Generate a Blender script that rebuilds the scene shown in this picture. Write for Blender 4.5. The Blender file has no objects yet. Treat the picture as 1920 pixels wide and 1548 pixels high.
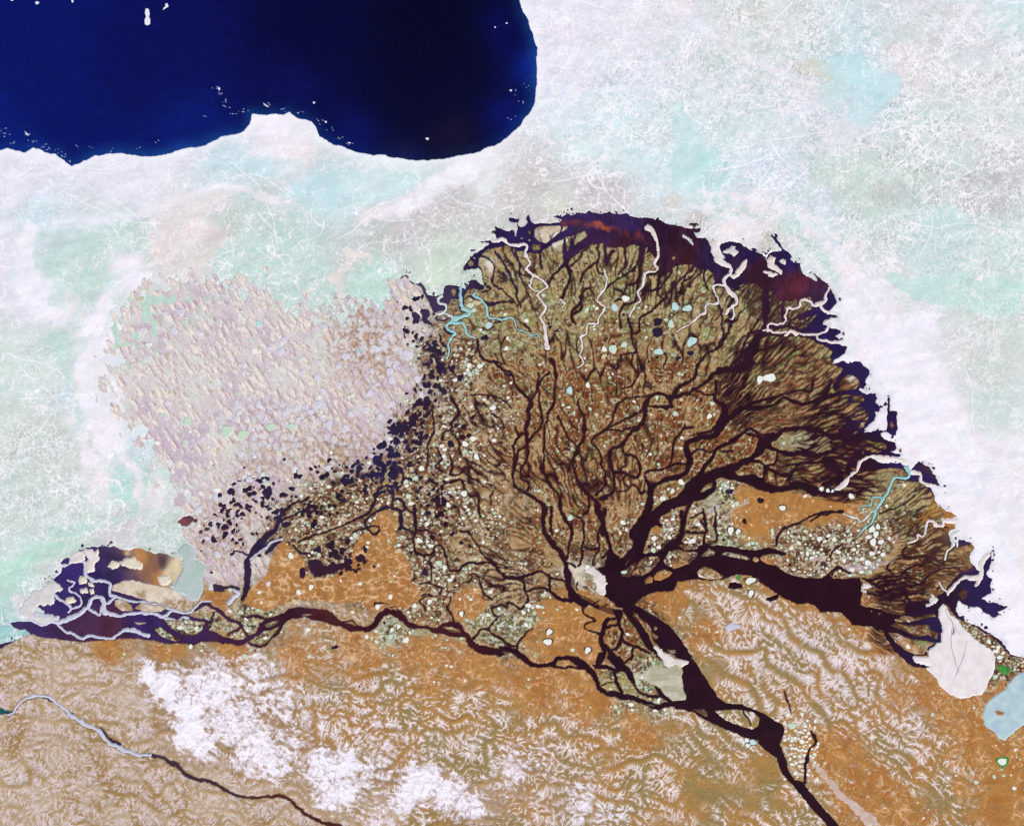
import bpy, math, random
import numpy as np
random.seed(7)
RNG = np.random.RandomState(11)
S = 0.1                                   # world units per photograph pixel
W0, H0 = 1920.0, 1548.0
def wx(x): return (np.asarray(x, dtype=float) - W0/2)*S
def wy(y): return (H0/2 - np.asarray(y, dtype=float))*S

# ------------------------------------------------------------------ scene basics
scene = bpy.context.scene
col = scene.collection
def srgb(c):
    c = np.asarray(c, dtype=float)/255.0
    return np.where(c <= 0.04045, c/12.92, ((c+0.055)/1.055)**2.4)

def tag(o, label=None, cat=None, group=None, kind=None):
    if label: o['label'] = label
    if cat: o['category'] = cat
    if group: o['group'] = group
    if kind: o['kind'] = kind
    return o

# ------------------------------------------------------------------ noise
def vnoise(x, y, seed=0):
    """gradient-like smooth value noise in about -1..1"""
    r = np.random.RandomState(seed)
    T = (r.rand(256, 256).astype(np.float32))*2-1
    xi = np.floor(x).astype(np.int32); yi = np.floor(y).astype(np.int32)
    fx = (x-xi).astype(np.float32); fy = (y-yi).astype(np.float32)
    ux = fx*fx*fx*(fx*(fx*6-15)+10); uy = fy*fy*fy*(fy*(fy*6-15)+10)
    x0 = xi & 255; x1 = (xi+1) & 255; y0 = yi & 255; y1 = (yi+1) & 255
    a = T[y0, x0]; b = T[y0, x1]; c = T[y1, x0]; d = T[y1, x1]
    return (a+(b-a)*ux) + ((c+(d-c)*ux) - (a+(b-a)*ux))*uy
def fbm(x, y, sc, octv=3, seed=0, gain=0.5):
    s = 0; a = 1.0; t = 0
    for k in range(octv):
        f = 2.03**k/sc
        s = s + a*vnoise(x*f+17.3*k, y*f-9.1*k, seed+k*13); t += a; a *= gain
    return s/t*1.5
def rot(x, y, deg):
    c, s = math.cos(math.radians(deg)), math.sin(math.radians(deg))
    return x*c+y*s, -x*s+y*c
def sstep(a, b, x):
    t = np.clip((x-a)/(b-a), 0, 1); return t*t*(3-2*t)
def worley(u, v, seed=0):
    """F1, F2 and id hash of a jittered grid"""
    r = np.random.RandomState(seed)
    JX = r.rand(128, 128).astype(np.float32); JY = r.rand(128, 128).astype(np.float32); HV = r.rand(128, 128).astype(np.float32)
    iu = np.floor(u).astype(np.int32); iv = np.floor(v).astype(np.int32)
    F1 = np.full(u.shape, 9, np.float32); F2 = F1.copy(); ID = np.zeros(u.shape, np.float32)
    for dj in (-1, 0, 1):
        for di in (-1, 0, 1):
            a = (iu+di) & 127; b = (iv+dj) & 127
            dx = iu+di+0.5+0.85*(JX[b, a]-0.5)-u; dy = iv+dj+0.5+0.85*(JY[b, a]-0.5)-v
            d = np.sqrt(dx*dx+dy*dy).astype(np.float32)
            m = d < F1
            F2 = np.where(m, F1, np.minimum(F2, d)); ID = np.where(m, HV[b, a], ID); F1 = np.where(m, d, F1)
    return F1, F2, ID

# ------------------------------------------------------------------ tracing frames (zoomed views of the map)
FR = dict(P=(0, 0, 1), a=(700, 380, 4.8), b=(1050, 380, 4.8), c=(1400, 420, 4.8), d=(700, 680, 4.8), e=(1050, 680, 4.8),
          f=(1400, 700, 4.8), g=(700, 960, 4.8), h=(1050, 960, 4.8), i=(1520, 920, 4.8), j=(1100, 1200, 3.84),
          k=(320, 860, 4.8), l=(0, 980, 4.8), m=(360, 1080, 3.84),
          A0=(0, 0, 3), A1=(640, 0, 3), A2=(1280, 0, 3), B0=(0, 516, 3), B1=(640, 516, 3), B2=(1280, 516, 3),
          C0=(0, 1032, 3), C1=(640, 1032, 3), C2=(1280, 1032, 3))
def T(fr, pts):
    ox, oy, s = FR[fr]
    return [(ox+p[0]/s, oy+p[1]/s) + ((p[2]/s,) if len(p) > 2 else ()) for p in pts]
def nums(fr, s, n):
    v = [float(q) for q in s.replace('\n', ' ').replace(' ', ',').split(',') if q]
    return T(fr, [tuple(v[i:i+n]) for i in range(0, len(v)-n+1, n)])
def poly(*parts):
    out = []
    for fr, s in parts: out += nums(fr, s, 2)
    return out
def lines(fr, s):
    return [nums(fr, q, 3) for q in s.strip().split(';') if q.strip()]
def smooth(pts, n=4):
    P = np.array(pts, dtype=float)
    if len(P) < 3: return P
    Q = np.vstack([2*P[0]-P[1], P, 2*P[-1]-P[-2]])
    out = []
    for i in range(1, len(Q)-2):
        p0, p1, p2, p3 = Q[i-1], Q[i], Q[i+1], Q[i+2]
        for t in np.linspace(0, 1, n, endpoint=False):
            out.append(0.5*((2*p1)+(-p0+p2)*t+(2*p0-5*p1+4*p2-p3)*t*t+(-p0+3*p1-3*p2+p3)*t**3))
    out.append(Q[-2]); return np.array(out)

# ------------------------------------------------------------------ grid
STEP = 1.3
M = 70
core_x = np.arange(-M, W0+M+STEP, STEP); core_y = np.arange(-M, H0+M+STEP, STEP)
ext = np.array([25, 70, 150, 300, 600, 1200, 2500], dtype=float)
gx = np.concatenate([(-M-ext)[::-1], core_x, core_x[-1]+ext]); gy = np.concatenate([(-M-ext)[::-1], core_y, core_y[-1]+ext])
X, Y = np.meshgrid(gx.astype(np.float32), gy.astype(np.float32))
NY, NX = X.shape
print('grid', NX, NY)

def sdf_poly(P, Xq, Yq, band=14.0, pad=10.0):
    """>0 inside, clipped to +-band"""
    P = np.array(P, dtype=np.float32)
    inside = np.zeros(Xq.shape, bool); D = np.full(Xq.shape, band, np.float32)
    n = len(P)
    for i in range(n):
        x0, y0 = P[i]; x1, y1 = P[(i+1) % n]
        lo, hi = min(y0, y1), max(y0, y1)
        if hi > lo:
            r0 = max(0, np.searchsorted(gy, lo-pad)-1); r1 = min(NY, np.searchsorted(gy, hi+pad)+1)
            if r1 > r0:
                yy = Yq[r0:r1]; xx = Xq[r0:r1]
                c = (yy >= lo) & (yy < hi)
                xi = x0+(yy-y0)*(x1-x0)/(y1-y0)
                inside[r0:r1] ^= c & (xx < xi)
        b = band+pad
        c0 = max(0, np.searchsorted(gx, min(x0, x1)-b)); c1 = min(NX, np.searchsorted(gx, max(x0, x1)+b)+1)
        r0 = max(0, np.searchsorted(gy, lo-b)); r1 = min(NY, np.searchsorted(gy, hi+b)+1)
        if c1 > c0 and r1 > r0:
            xx = Xq[r0:r1, c0:c1]-x0; yy = Yq[r0:r1, c0:c1]-y0
            dx, dy = x1-x0, y1-y0; L2 = dx*dx+dy*dy+1e-6
            t = np.clip((xx*dx+yy*dy)/L2, 0, 1)
            d = np.hypot(xx-t*dx, yy-t*dy)
            D[r0:r1, c0:c1] = np.minimum(D[r0:r1, c0:c1], d)
    return np.where(inside, D, -D)
def add_line(F, P, Xq, Yq, grow=0.0, band=6.0, wmul=1.0):
    """F = max(F, halfwidth - distance)"""
    P = smooth(P, 4)
    for i in range(len(P)-1):
        x0, y0, w0 = P[i]; x1, y1, w1 = P[i+1]
        w0 = max(w0, .5)*wmul; w1 = max(w1, .5)*wmul
        b = max(w0, w1)/2+band+4
        c0 = max(0, np.searchsorted(gx, min(x0, x1)-b)); c1 = min(NX, np.searchsorted(gx, max(x0, x1)+b)+1)
        r0 = max(0, np.searchsorted(gy, min(y0, y1)-b)); r1 = min(NY, np.searchsorted(gy, max(y0, y1)+b)+1)
        if c1 <= c0 or r1 <= r0: continue
        xx = Xq[r0:r1, c0:c1]-x0; yy = Yq[r0:r1, c0:c1]-y0
        dx, dy = x1-x0, y1-y0; L2 = dx*dx+dy*dy+1e-6
        t = np.clip((xx*dx+yy*dy)/L2, 0, 1)
        v = (w0+(w1-w0)*t)/2+grow-np.hypot(xx-t*dx, yy-t*dy)
        F[r0:r1, c0:c1] = np.maximum(F[r0:r1, c0:c1], v)

# warped query coordinates: natural wobble of every bank
wob = 2.2*fbm(X, Y, 16, 2, 21), 2.2*fbm(X, Y, 16, 2, 57)
fine = 1.0*fbm(X, Y, 4.5, 2, 91), 1.0*fbm(X, Y, 4.5, 2, 133)
Xc, Yc = X+wob[0]+fine[0], Y+wob[1]+fine[1]            # banks of rivers
Xs, Ys = X+0.5*wob[0]+0.8*fine[0], Y+0.5*wob[1]+0.8*fine[1]
# ------------------------------------------------------------------ traced outlines
SEA = nums('P', '''-4000,283 0,283 12,278 30,283 45,287 60,279 75,281 95,290 105,290 120,302 134,312 150,305 175,293 200,288 235,288 260,292 285,294 310,290
340,280 385,273 405,262 420,255 440,254 458,246 470,232 474,214 490,216 510,213 530,216 541,212 560,222 585,228 594,242 600,256 625,272 640,274 665,285
700,292 712,290 740,296 770,300 800,301 830,298 860,293 900,284 930,272 955,255 980,230 1000,200 1004,190 1008,135 1007,90 1000,65 990,35 980,20 975,0 960,-80 900,-4000 -4000,-4000''', 2)

THAW = poly(('a', '200,700 250,655 310,655 340,700 380,730 430,720 460,760 500,820 560,840 600,820 625,810 640,745 700,740 765,750 785,765 830,775 860,725 850,715 900,690 880,658 990,735 975,690 965,620 940,592 870,602 812,612 805,580 835,540 870,500 900,460 960,430 1000,400 1060,372 960,348 1060,342 1010,290 1060,322 1140,345 1100,310 1075,262 1100,250 1088,210 1150,222 1200,250 1262,250 1278,300 1296,225 1295,172 1232,170 1202,130 1262,130 1300,150 1310,130 1305,200 1340,220 1392,185 1372,150 1392,112 1422,175 1462,185 1680,178 1690,160 1600,112 1700,120 1745,90 1800,110 1842,78 1872,100 1920,92'),
 ('b', '50,90 100,110 160,80 200,95 262,65 292,95 360,100 450,90 540,105 600,100 680,130 760,130 860,150 880,130 905,152 960,190 1050,203 1130,222 1262,228 1250,260 1210,268 1240,310 1300,318 1340,350 1360,400 1380,460 1420,500 1480,500 1450,440 1448,372 1520,340 1600,350 1660,390 1740,430 1830,460 1845,520 1872,480 1880,450'),
 ('c', '0,205 70,240 140,262 165,290 230,240 310,235 285,190 240,140 215,100 252,112 320,200 400,270 412,300 392,312 430,352 480,350 500,445 560,480 640,522 590,432 650,470 740,560 780,620 812,700 760,765 740,790 700,800 740,810 820,822 820,850 760,850 690,870 690,900 730,905 755,930 840,945 860,980 810,1000 830,1030 820,1060 850,1085 905,1105 880,1160 830,1195 760,1258 840,1240 880,1208 900,1250 960,1240 1020,1230 1060,1272 1110,1310 1105,1460 1090,1478 1060,1500'),
 ('f', '1100,-20 1105,112 1080,132 1020,142 1080,190 1160,168 1180,222 1168,262 1195,300 1190,352 1150,345 1165,380 1150,420 1060,500 1062,530 1120,522 1180,515 1240,510 1262,480 1268,220 1285,212 1292,330 1350,338 1355,480 1332,560 1290,550 1260,525 1200,545 1240,592 1330,622 1345,668 1310,700 1380,728 1378,745 1230,755 1120,760 1230,800 1390,800 1425,835 1450,880 1480,872 1515,810 1550,790 1640,840 1700,925 1720,982 1770,1032 1730,1020 1690,990 1640,1000 1690,1090 1710,1162 1730,1192 1810,1232 1880,1270 1890,1300'),
 ('i', '1290,240 1180,250 1180,280 1290,295 1312,340 1250,342 1240,385 1262,430 1310,460 1325,500 1335,425 1400,450 1460,478 1475,510 1440,560 1442,640 1480,672 1512,720 1540,690 1560,620 1595,570 1630,522 1625,560 1625,690 1582,740 1640,800 1612,850 1622,920 1532,965 1600,1000 1660,1000 1760,1048 1742,1068 1690,1080 1725,1108 1640,1140 1560,1090 1520,1048 1400,1032 1330,992 1310,1080 1330,1122 1380,1130 1400,1180 1560,1240 1640,1300 1720,1345 1800,1460 1920,1502'),
 ('P', '2100,1245 5000,1300 5000,5000 -5000,5000 -5000,1222 -60,1222 20,1200 60,1190'),
 ('l', '210,960 150,958 80,900 110,885 320,880 300,830 330,810 400,800 330,740 400,712 450,740 500,695 470,645 520,605 545,560 480,520 400,540 470,500 540,450 560,400 620,370 540,360 590,320 650,290 700,240 740,235 850,205 960,210 1020,205 1100,240 1200,232 1270,222 1350,250 1400,280 1430,262 1520,280 1600,308 1642,335 1640,430 1600,500 1530,572'),
 ('P', '330,1125 372,1128 400,1125 400,1100 392,1050 375,1020 362,1000'), ('k', '150,620 60,575 50,560 150,498 210,515'),
 ('P', '372,965 400,930 440,900 520,890 600,880 660,830 720,750 745,690 735,600 742,545'))

LAND = poly(('P', '345,1010 338,992 345,975 352,960 342,945'),
 ('B0', '1010,1290 1000,1210 950,1190 900,1120 960,1110 900,1080 830,1060 820,970 740,935 770,900 720,850 740,820 690,790 640,720 700,690 640,640 560,650 620,600 560,580 610,520 640,470 580,430 600,340 650,300 640,250 700,190 760,100 820,60 900,40 1060,20 1200,30 1270,60 1330,30 1400,90 1450,60 1500,0 1530,70 1560,110 1600,110 1640,190 1680,140 1740,160 1780,230 1820,220 1900,205'),
 ('B1', '0,145 60,160 110,200 150,150 200,165 250,140 280,60 320,20 350,5'),
 ('a', '320,680 335,722 400,742 435,765 450,800 480,850 510,920 525,960 545,990 600,970 650,960 675,900 700,868 760,862 772,950 800,1000 815,900 812,850 850,790 900,765 960,785 1000,765 975,700 972,640 945,570 950,500 1010,430 1100,398 1200,388 1290,430 1360,442 1400,452 1480,440 1530,388 1650,330 1740,278 1780,268 1830,290 1880,268'),
 ('b', '0,330 50,288 100,270 130,278 125,340 165,270 230,262 245,300 275,340 300,372 340,362 400,368 425,402 480,402 540,392 570,405 620,388 660,378 720,382 735,450 760,410 792,402 770,460 820,445 845,490 862,560 905,560 885,622 900,662 960,620 1020,580 1100,553 1190,562 1210,580 1280,588 1300,612 1340,600 1380,650 1392,720 1400,742 1480,770 1530,762 1600,792 1620,740 1700,728 1780,740 1800,772 1825,738 1850,742 1890,760'),
 ('c', '130,540 165,560 180,600 240,608 290,682 340,690 400,692 430,670 450,730 500,690 560,690 600,730 640,770 635,800 600,870 560,910 500,965 580,1000 650,1050 700,1100 770,1150 752,1205 790,1235 800,1280 860,1300 820,1400 760,1480'),
 ('f', '830,130 960,170 1040,195 1060,240 1010,290 1085,320 1100,370 1090,420 1060,450 1052,520 1110,590 1240,600 1262,670 1180,715 1060,690 1030,800 1000,880 1080,880 1200,860 1290,840 1400,850 1440,905 1400,940 1330,935 1340,960 1440,970 1540,970 1620,1000 1650,1050 1680,1100 1700,1170 1740,1200 1800,1240'),
 ('i', '1110,60 1140,130 1180,170 1240,230 1170,245 1200,300 1250,330 1210,360 1200,430 1230,480 1240,525 1320,500 1400,482 1450,512 1430,560 1430,640 1462,680 1400,710 1330,740 1260,830 1210,900 1190,1000'),
 ('C2', '1470,300 1500,320 1540,378 1600,400 1740,480 1800,540 1850,590 1920,602'),
 ('P', '2200,1250 5000,1300 5000,5000 -5000,5000 -5000,1235 -60,1235'),
 ('l', '0,1135 90,1082 180,1030 290,992 320,1020 450,1040 600,1050 700,1070 900,1060 1100,1040 1300,1040 1400,1060 1490,1080 1700,1085 1900,1060 1820,900 1640,800 1500,760 1300,690 1180,650 1000,610 1010,560 1100,525 1200,510 1400,560 1500,580 1560,600 1640,640 1720,698 1780,690 1830,600 1815,480 1860,400 1760,320 1740,240'),
 ('P', '352,1018'))

# water cut into the land (areas)
WATER_POLY = [
 poly(('h', '1290,290 1400,300 1560,312 1740,345 1850,322 1930,302'), ('C2', '480,-20 530,-8 592,20 560,28 535,45 520,80 560,105 620,140 680,155 770,155 810,140 840,110 870,95 900,100 820,130 850,150 940,155 1000,150 1008,190 1010,240 1000,300 1040,320 1150,330 1180,370 1165,410 1155,455 1190,520 1240,560 1290,585 1300,600 1400,600 1440,655 1390,668 1340,655 1300,655 1250,620 1190,560 1150,500 1118,440 1080,428 960,415 890,345 770,345 740,310 710,293 640,300 560,262 530,240 430,172 380,140 300,130'),
  ('h', '1560,565 1440,605 1350,620 1200,600 1060,620 1020,700 960,715 860,710 740,760 668,830 640,860 600,862 500,850 490,812 400,762 405,640 370,560 310,520 345,500 400,485 430,385 500,380 520,410 580,420 620,380 640,330 760,370 880,372 940,340 1080,260 1200,340')),
 poly(('h', '640,860 668,830 850,930 990,1020 1060,1100 1130,1210 1250,1370'), ('j', '740,95 800,180 870,290 940,410 1000,450 1120,460 1240,510 1400,600 1425,640 1390,740 1430,850 1450,930 1500,1000 1560,1020 1600,1080 1680,1180 1870,1400 1790,1400 1620,1210 1540,1100 1450,1010 1400,950 1370,850 1240,750 1130,690 1000,640 870,582 760,512 640,492 600,432 712,426 720,395 700,340 680,270 690,228 690,165 620,92'), ('h', '1040,1290 900,1230 870,1180 830,1120 770,1000 720,950')),
 poly(('l', '1000,690 1060,660 1180,700 1300,720 1400,790 1480,830 1600,880 1700,900 1840,930 1920,990 1800,1030 1500,1050 1300,900')),
 poly(('k', '352,1125 380,1120 460,1135 490,1150 482,1190 440,1195 352,1175')),
 poly(('k', '60,562 150,500 210,522 205,560 150,610 110,600')),
 poly(('k', '1155,985 1210,975 1215,1040 1200,1075 1160,1065')),
 poly(('C2', '265,180 300,178 335,190 335,210 300,215 255,208')), poly(('C2', '470,262 510,250 545,245 530,270 490,285 462,275')),
 poly(('b', '845,1045 880,1035 920,1050 915,1085 850,1090')), poly(('b', '835,1140 870,1125 915,1135 920,1190 880,1210 840,1195')),
 poly(('d', '130,990 170,960 215,970 220,1030 190,1055 140,1020')), poly(('d', '670,710 690,685 720,720 715,755 680,750')),
 poly(('a', '1000,880 1090,910 1060,935 1010,905')),
 poly(('i', '640,1050 740,1112 900,1080 1050,1035 1160,1060 1172,1220 1192,1280 1182,1340 1140,1380 1050,1430 1062,1470 1000,1500 920,1480 840,1440 740,1372 690,1270 640,1200')),
 poly(('d', '105,572 170,565 215,570 262,535 290,508 335,570 336,612 250,612 200,640 140,642 128,622 160,600')), poly(('d', '330,482 400,470 412,490 380,515 332,508')), poly(('d', '10,840 60,850 112,900 104,945 60,940 0,880')), poly(('k', '1720,140 1830,118 1842,150 1780,172')),
 poly(('a', '350,985 380,980 412,1030 372,1072 350,1030')), poly(('a', '415,890 450,950 497,972 505,1050 520,1100 452,1082 440,1000')), poly(('a', '470,1240 500,1235 505,1280 475,1285')), poly(('a', '530,1245 575,1240 580,1290 540,1290')),
 poly(('a', '455,1320 520,1300 580,1330 612,1370 560,1365 480,1345')), poly(('a', '620,1465 670,1480 665,1530 630,1520')), poly(('d', '600,180 640,230 655,280 620,290 600,250')), poly(('d', '740,0.5 740,0.6 741,1')), poly(('d', '490,1035 530,1040 580,1080 570,1100 520,1080')), poly(('d', '610,1195 655,1230 650,1270 610,1265')),
 poly(('d', '30,740 90,700 120,740 90,780 50,775')), poly(('d', '190,680 240,670 245,720 200,725')), poly(('d', '110,770 170,765 172,812 120,815')), poly(('k', '840,330 890,325 880,358 850,350')), poly(('k', '640,255 700,262 690,305 650,300')), poly(('k', '1115,92 1130,95 1132,130 1175,145 1165,178 1120,160')), poly(('k', '890,460 980,455 960,490 905,488')), poly(('k', '1000,570 1090,565 1085,610 1010,600')), poly(('k', '1240,930 1330,900 1440,960 1600,905 1620,935 1500,1010 1340,1055 1250,1000')), poly(('k', '1410,760 1480,740 1470,800 1420,810')),
]
# land added back (islands)
def isl(fr, s): return nums(fr, s, 2)
ISLANDS = [
 isl('h', '758,345 780,270 830,215 900,190 905,120 1000,60 1090,60 1080,150 1050,230 960,280 930,320 880,360 800,367'),
 isl('h', '700,462 720,420 800,395 880,393 900,420 870,470 800,540 720,575 650,572 638,545 690,500'),
 isl('h', '538,545 600,502 650,470 685,443 690,488 640,528 630,582 560,577'),
 isl('h', '932,430 980,350 1060,333 1150,350 1242,360 1230,410 1150,470 1030,507 950,472'),
 isl('h', '838,585 870,540 940,513 1012,540 980,582 900,617 850,612'),
 isl('h', '758,610 800,573 835,582 830,632 770,642'),
 isl('h', '1230,540 1290,487 1350,500 1400,530 1473,572 1430,602 1330,606 1250,582'),
 isl('h', '1265,402 1340,318 1393,360 1383,388'),
 isl('h', '1450,370 1500,358 1620,375 1712,415 1690,432 1560,405 1460,385'),
 isl('h', '1730,420 1745,402 1780,405 1790,430 1765,448 1735,440'),
 isl('h', '1798,400 1850,380 1935,372 1990,390 1990,460 1920,476 1860,462 1810,432'),
 isl('h', '1090,240 1130,198 1162,230 1130,267'), isl('h', '1165,230 1220,193 1292,210 1280,272 1200,252'),
 isl('h', '1310,200 1400,195 1380,282 1310,282'), isl('h', '1068,300 1170,268 1252,300 1240,332 1130,342'),
 isl('h', '95,600 120,530 180,478 240,488 330,530 390,570 412,640 400,690 404,740 330,735 392,795 380,825 318,838 200,775 130,705 93,652'),
 isl('h', '385,800 440,790 490,825 490,852 400,832'), isl('h', '340,850 400,835 470,870 500,940 430,930'),
 isl('h', '640,915 700,908 722,970 690,985'), isl('h', '835,1030 862,1020 882,1050 850,1065'), isl('h', '770,985 810,1020 830,1080 888,1120 870,1147 820,1110 780,1040'),
 isl('h', '955,1230 1040,1240 1045,1272 990,1262'), isl('h', '580,470 630,410 638,420 590,482'),
 isl('j', '918,505 1000,497 1100,497 1200,515 1245,562 1235,610 1190,640 1140,625 1100,610 1000,575'),
 isl('j', '760,490 840,495 870,520 866,553 800,520'), isl('j', '430,455 480,460 490,475 440,470'),
 isl('C2', '630,60 700,40 780,90 770,130 700,150 640,130 600,90') , isl('C2', '815,130 880,102 945,130 940,155 850,158'),
 isl('l', '1390,962 1440,930 1500,980 1630,1050 1580,1065 1460,1025'), isl('l', '1480,872 1700,860 1822,895 1825,960 1740,1015 1640,1005 1540,950'),
 isl('l', '1035,690 1100,678 1180,740 1195,792 1100,792 1035,742'), isl('l', '1210,770 1260,720 1400,708 1500,762 1450,795 1320,802'),
 isl('l', '1200,890 1290,895 1340,895 1250,917'),
 isl('m', '520,345 570,320 635,322 600,350 540,372'), isl('m', '790,275 860,262 868,275 800,292'),
 isl('g', '635,1040 700,1040 790,1065 780,1085 690,1075'), isl('g', '1150,1252 1200,1240 1300,1295 1290,1312 1210,1290'), isl('g', '1640,1365 1700,1325 1780,1335 1815,1365 1760,1382'),
 isl('f', '150,920 200,900 260,930 380,960 380,1010 300,1015 170,985'), 
 isl('b', '1000,480 1020,475 1040,500 1015,520'),
 isl('a', '1445,240 1500,210 1680,205 1690,250 1640,300 1550,365 1490,350 1450,300'), isl('a', '1700,210 1750,212 1740,240 1695,262'), isl('a', '1415,390 1440,365 1500,370 1505,410 1470,440 1425,430'), isl('a', '1425,470 1450,455 1500,465 1480,492 1435,492'),
 isl('a', '850,545 870,515 900,530 905,560 875,575'), isl('a', '890,500 915,490 920,510'), isl('a', '700,785 730,775 745,800 730,845 700,835'), isl('a', '1395,260 1410,245 1420,275 1405,292'),isl('a', '1395,330 1412,318 1422,338 1405,345'),
 isl('c', '850,1400 870,1370 940,1350 1000,1390 1018,1440 980,1480 900,1498 850,1490 830,1450'),
 isl('c', '425,675 450,665 455,730 430,740'), isl('c', '535,665 565,655 580,680 550,690'),
 isl('f', '1280,450 1300,425 1330,480 1300,500'), isl('f', '1360,675 1395,660 1400,695 1370,700'),
 isl('i', '755,1165 820,1118 950,1130 1110,1100 1132,1130 1000,1150 880,1182 790,1182'), isl('i', '720,1210 770,1180 860,1208 1060,1198 1085,1250 1150,1270 1132,1335 1060,1292 960,1312 850,1262'),
 isl('i', '698,1270 770,1278 900,1332 1050,1350 1122,1362 1060,1400 1020,1472 940,1472 850,1432 760,1362'),
 isl('i', '1320,920 1370,885 1410,900 1400,960 1360,980'), isl('i', '600,1100 640,1095 620,1122'), isl('i', '620,1065 700,1068 780,1090 700,1100'), isl('i', '500,1020 600,1005 640,1040 540,1042'), isl('i', '640,1040 700,1030 760,1060 700,1058'),
 isl('i', '545,1078 555,1076 556,1086 546,1088'), isl('a', '1320,315 1345,310 1350,325 1325,330'),
]

# rivers: x, y, width in the tracing frame
CH = []
def add(fr, s): CH.extend(lines(fr, s))
add('h', '''430,960,45 390,1040,42 370,1150,42 390,1230,34 400,1290,30 350,1375,24 300,1375,20 ; 530,900,60 530,1000,30 560,1100,28 530,1200,22 470,1240,14
; 610,880,90 680,1000,60 740,1100,70 790,1180,60 850,1250,30 900,1310,12 ; 560,1120,18 620,1180,18 720,1220,18 800,1260,14
; 390,1190,30 470,1270,45 540,1350,60 600,1430,50 640,1500,34 665,1540,20 ; 660,1220,16 640,1300,14 590,1350,14
; 360,1370,24 430,1400,20 530,1420,24 ; 500,1420,20 510,1536,22 ; 500,900,60 400,870,44 250,800,44 120,720,50 60,640,45 60,560,40 40,450,30 0,380,25
; 1100,0,30 1100,140,40 1070,240,60 950,310,70 880,370,30 720,400,24 680,480,30 ; 1280,-40,12 1310,130,14 1300,180,14 1140,180,12 ; 1390,-60,12 1410,150,14 1400,250,16 1300,290,30 1280,360,36 1180,450,40
; 1310,180,14 1295,290,24 ; 400,-20,40 390,100,36 430,220,30 450,350,34 500,450,110 ; 750,130,130 715,250,115 690,340,105 600,430,110 520,560,200
; 310,500,12 300,430,10 350,330,12 290,340,10 200,310,10 ; 350,330,12 345,230,12 370,120,14 ; 380,420,12 430,370,12 ; 200,320,12 190,440,12 170,480,14 ; 200,320,10 215,200,12 205,80,14 150,20,12
; 100,20,12 100,200,12 80,350,12 50,400,20 ; 60,460,16 140,490,16 ; 430,830,16 380,860,16 ; 210,840,10 220,900,12 310,970,10 240,1000,10 230,1050,10 350,1100,12
; 430,965,20 510,960,16 ; 410,1030,16 520,1010,16 ; 1450,560,10 1500,540,10 ; 900,130,40 830,60,60''')
add('j', '''180,120,44 250,190,60 320,240,36 350,340,14 400,392,10 520,400,7 580,430,10 ; 200,230,14 245,380,14 ; 500,335,24 540,390,36 570,420,30 600,440,24
; -10,200,28 40,230,42 80,310,30 130,375,34 250,395,42 400,440,36 520,472,44 640,458,44 760,480,50 880,505,90 ; 1120,500,8 1160,560,8 1175,600,6 ; 70,200,12 80,160,20 100,100,40 ; 100,320,8 190,300,6 ; 90,190,24 180,205,14 220,212,18
; 1570,1020,22 1572,900,22 1585,870,18 1600,800,10 1650,740,12 1640,690,16 1620,650,10 ; 880,480,60 900,560,50 1000,620,36 ; 1425,360,5 1450,440,6 1470,520,6''')
add('g', '''1900,820,90 1800,740,80 1770,600,50 1720,450,36 1700,380,36 1620,280,44 1560,220,40 1530,120,32 1530,0,30
; 1920,1395,60 1840,1345,70 1750,1305,34 1650,1315,34 1600,1372,38 1450,1372,36 1360,1310,60 1250,1240,50 1100,1260,60 960,1230,70 880,1180,60 840,1110,50 760,1090,60 560,1060,50 420,1030,24 340,1010,36 270,960,44 230,900,24 160,872,24 80,910,30 30,960,30 0,1000,30 -60,1050,34
; 1140,1225,30 1220,1220,36 1300,1290,40 ; 1620,1385,14 1780,1392,16 1900,1410,18 ; 600,1045,30 650,1010,34 760,1020,40 800,1080,40
; 1700,0,14 1760,100,14 1785,200,14 1760,350,12 1740,430,14 ; 250,-20,18 245,60,24 250,130,14 340,180,14 370,200,16 ; 370,-60,18 370,60,17 370,200,18 375,340,14 430,385,20 530,372,14 560,310,10 610,300,10 650,370,12 670,470,10 700,525,14 780,510,12 840,465,14 960,462,16 1080,465,18 1120,520,20 1200,580,20 1350,580,20 1450,540,16 1540,540,14 1600,580,14 1700,600,16 1760,630,16
; 1090,460,24 1020,400,12 960,340,10 900,240,10 830,170,10 780,160,8 ; 1180,590,10 1340,600,14 1360,700,14 1390,780,12 1340,860,12 1280,830,10 1220,810,10 1190,860,10 1160,830,10 1070,850,12 1080,920,12 1110,950,12 1050,1030,14 1050,1070,14 1150,1130,14 1240,1200,14 1290,1190,14 1320,1130,12 1430,1050,10
; 1370,715,16 1500,680,14 1600,720,26 1680,770,34 1780,790,34 ; 1590,560,14 1585,700,18 ; 1300,1250,20 1300,1190,14 ; 890,1140,14 940,1100,12 970,1050,12 1050,1070,10
; 890,560,8 940,570,9 970,640,9 980,720,10 1060,780,9 ; 890,560,8 880,620,9 830,630,8 ; 710,1000,13 700,940,12 670,880,10 690,760,8 ; 380,150,10 480,170,12 560,190,8 ; 440,740,8 540,750,8 420,790,8 470,890,7 ; 420,650,8 500,640,8 600,680,8 600,740,7 ; 510,640,7 530,570,7 510,430,7 550,380,7 ; 210,850,0.5 40,810,12 20,830,10''')
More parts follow.
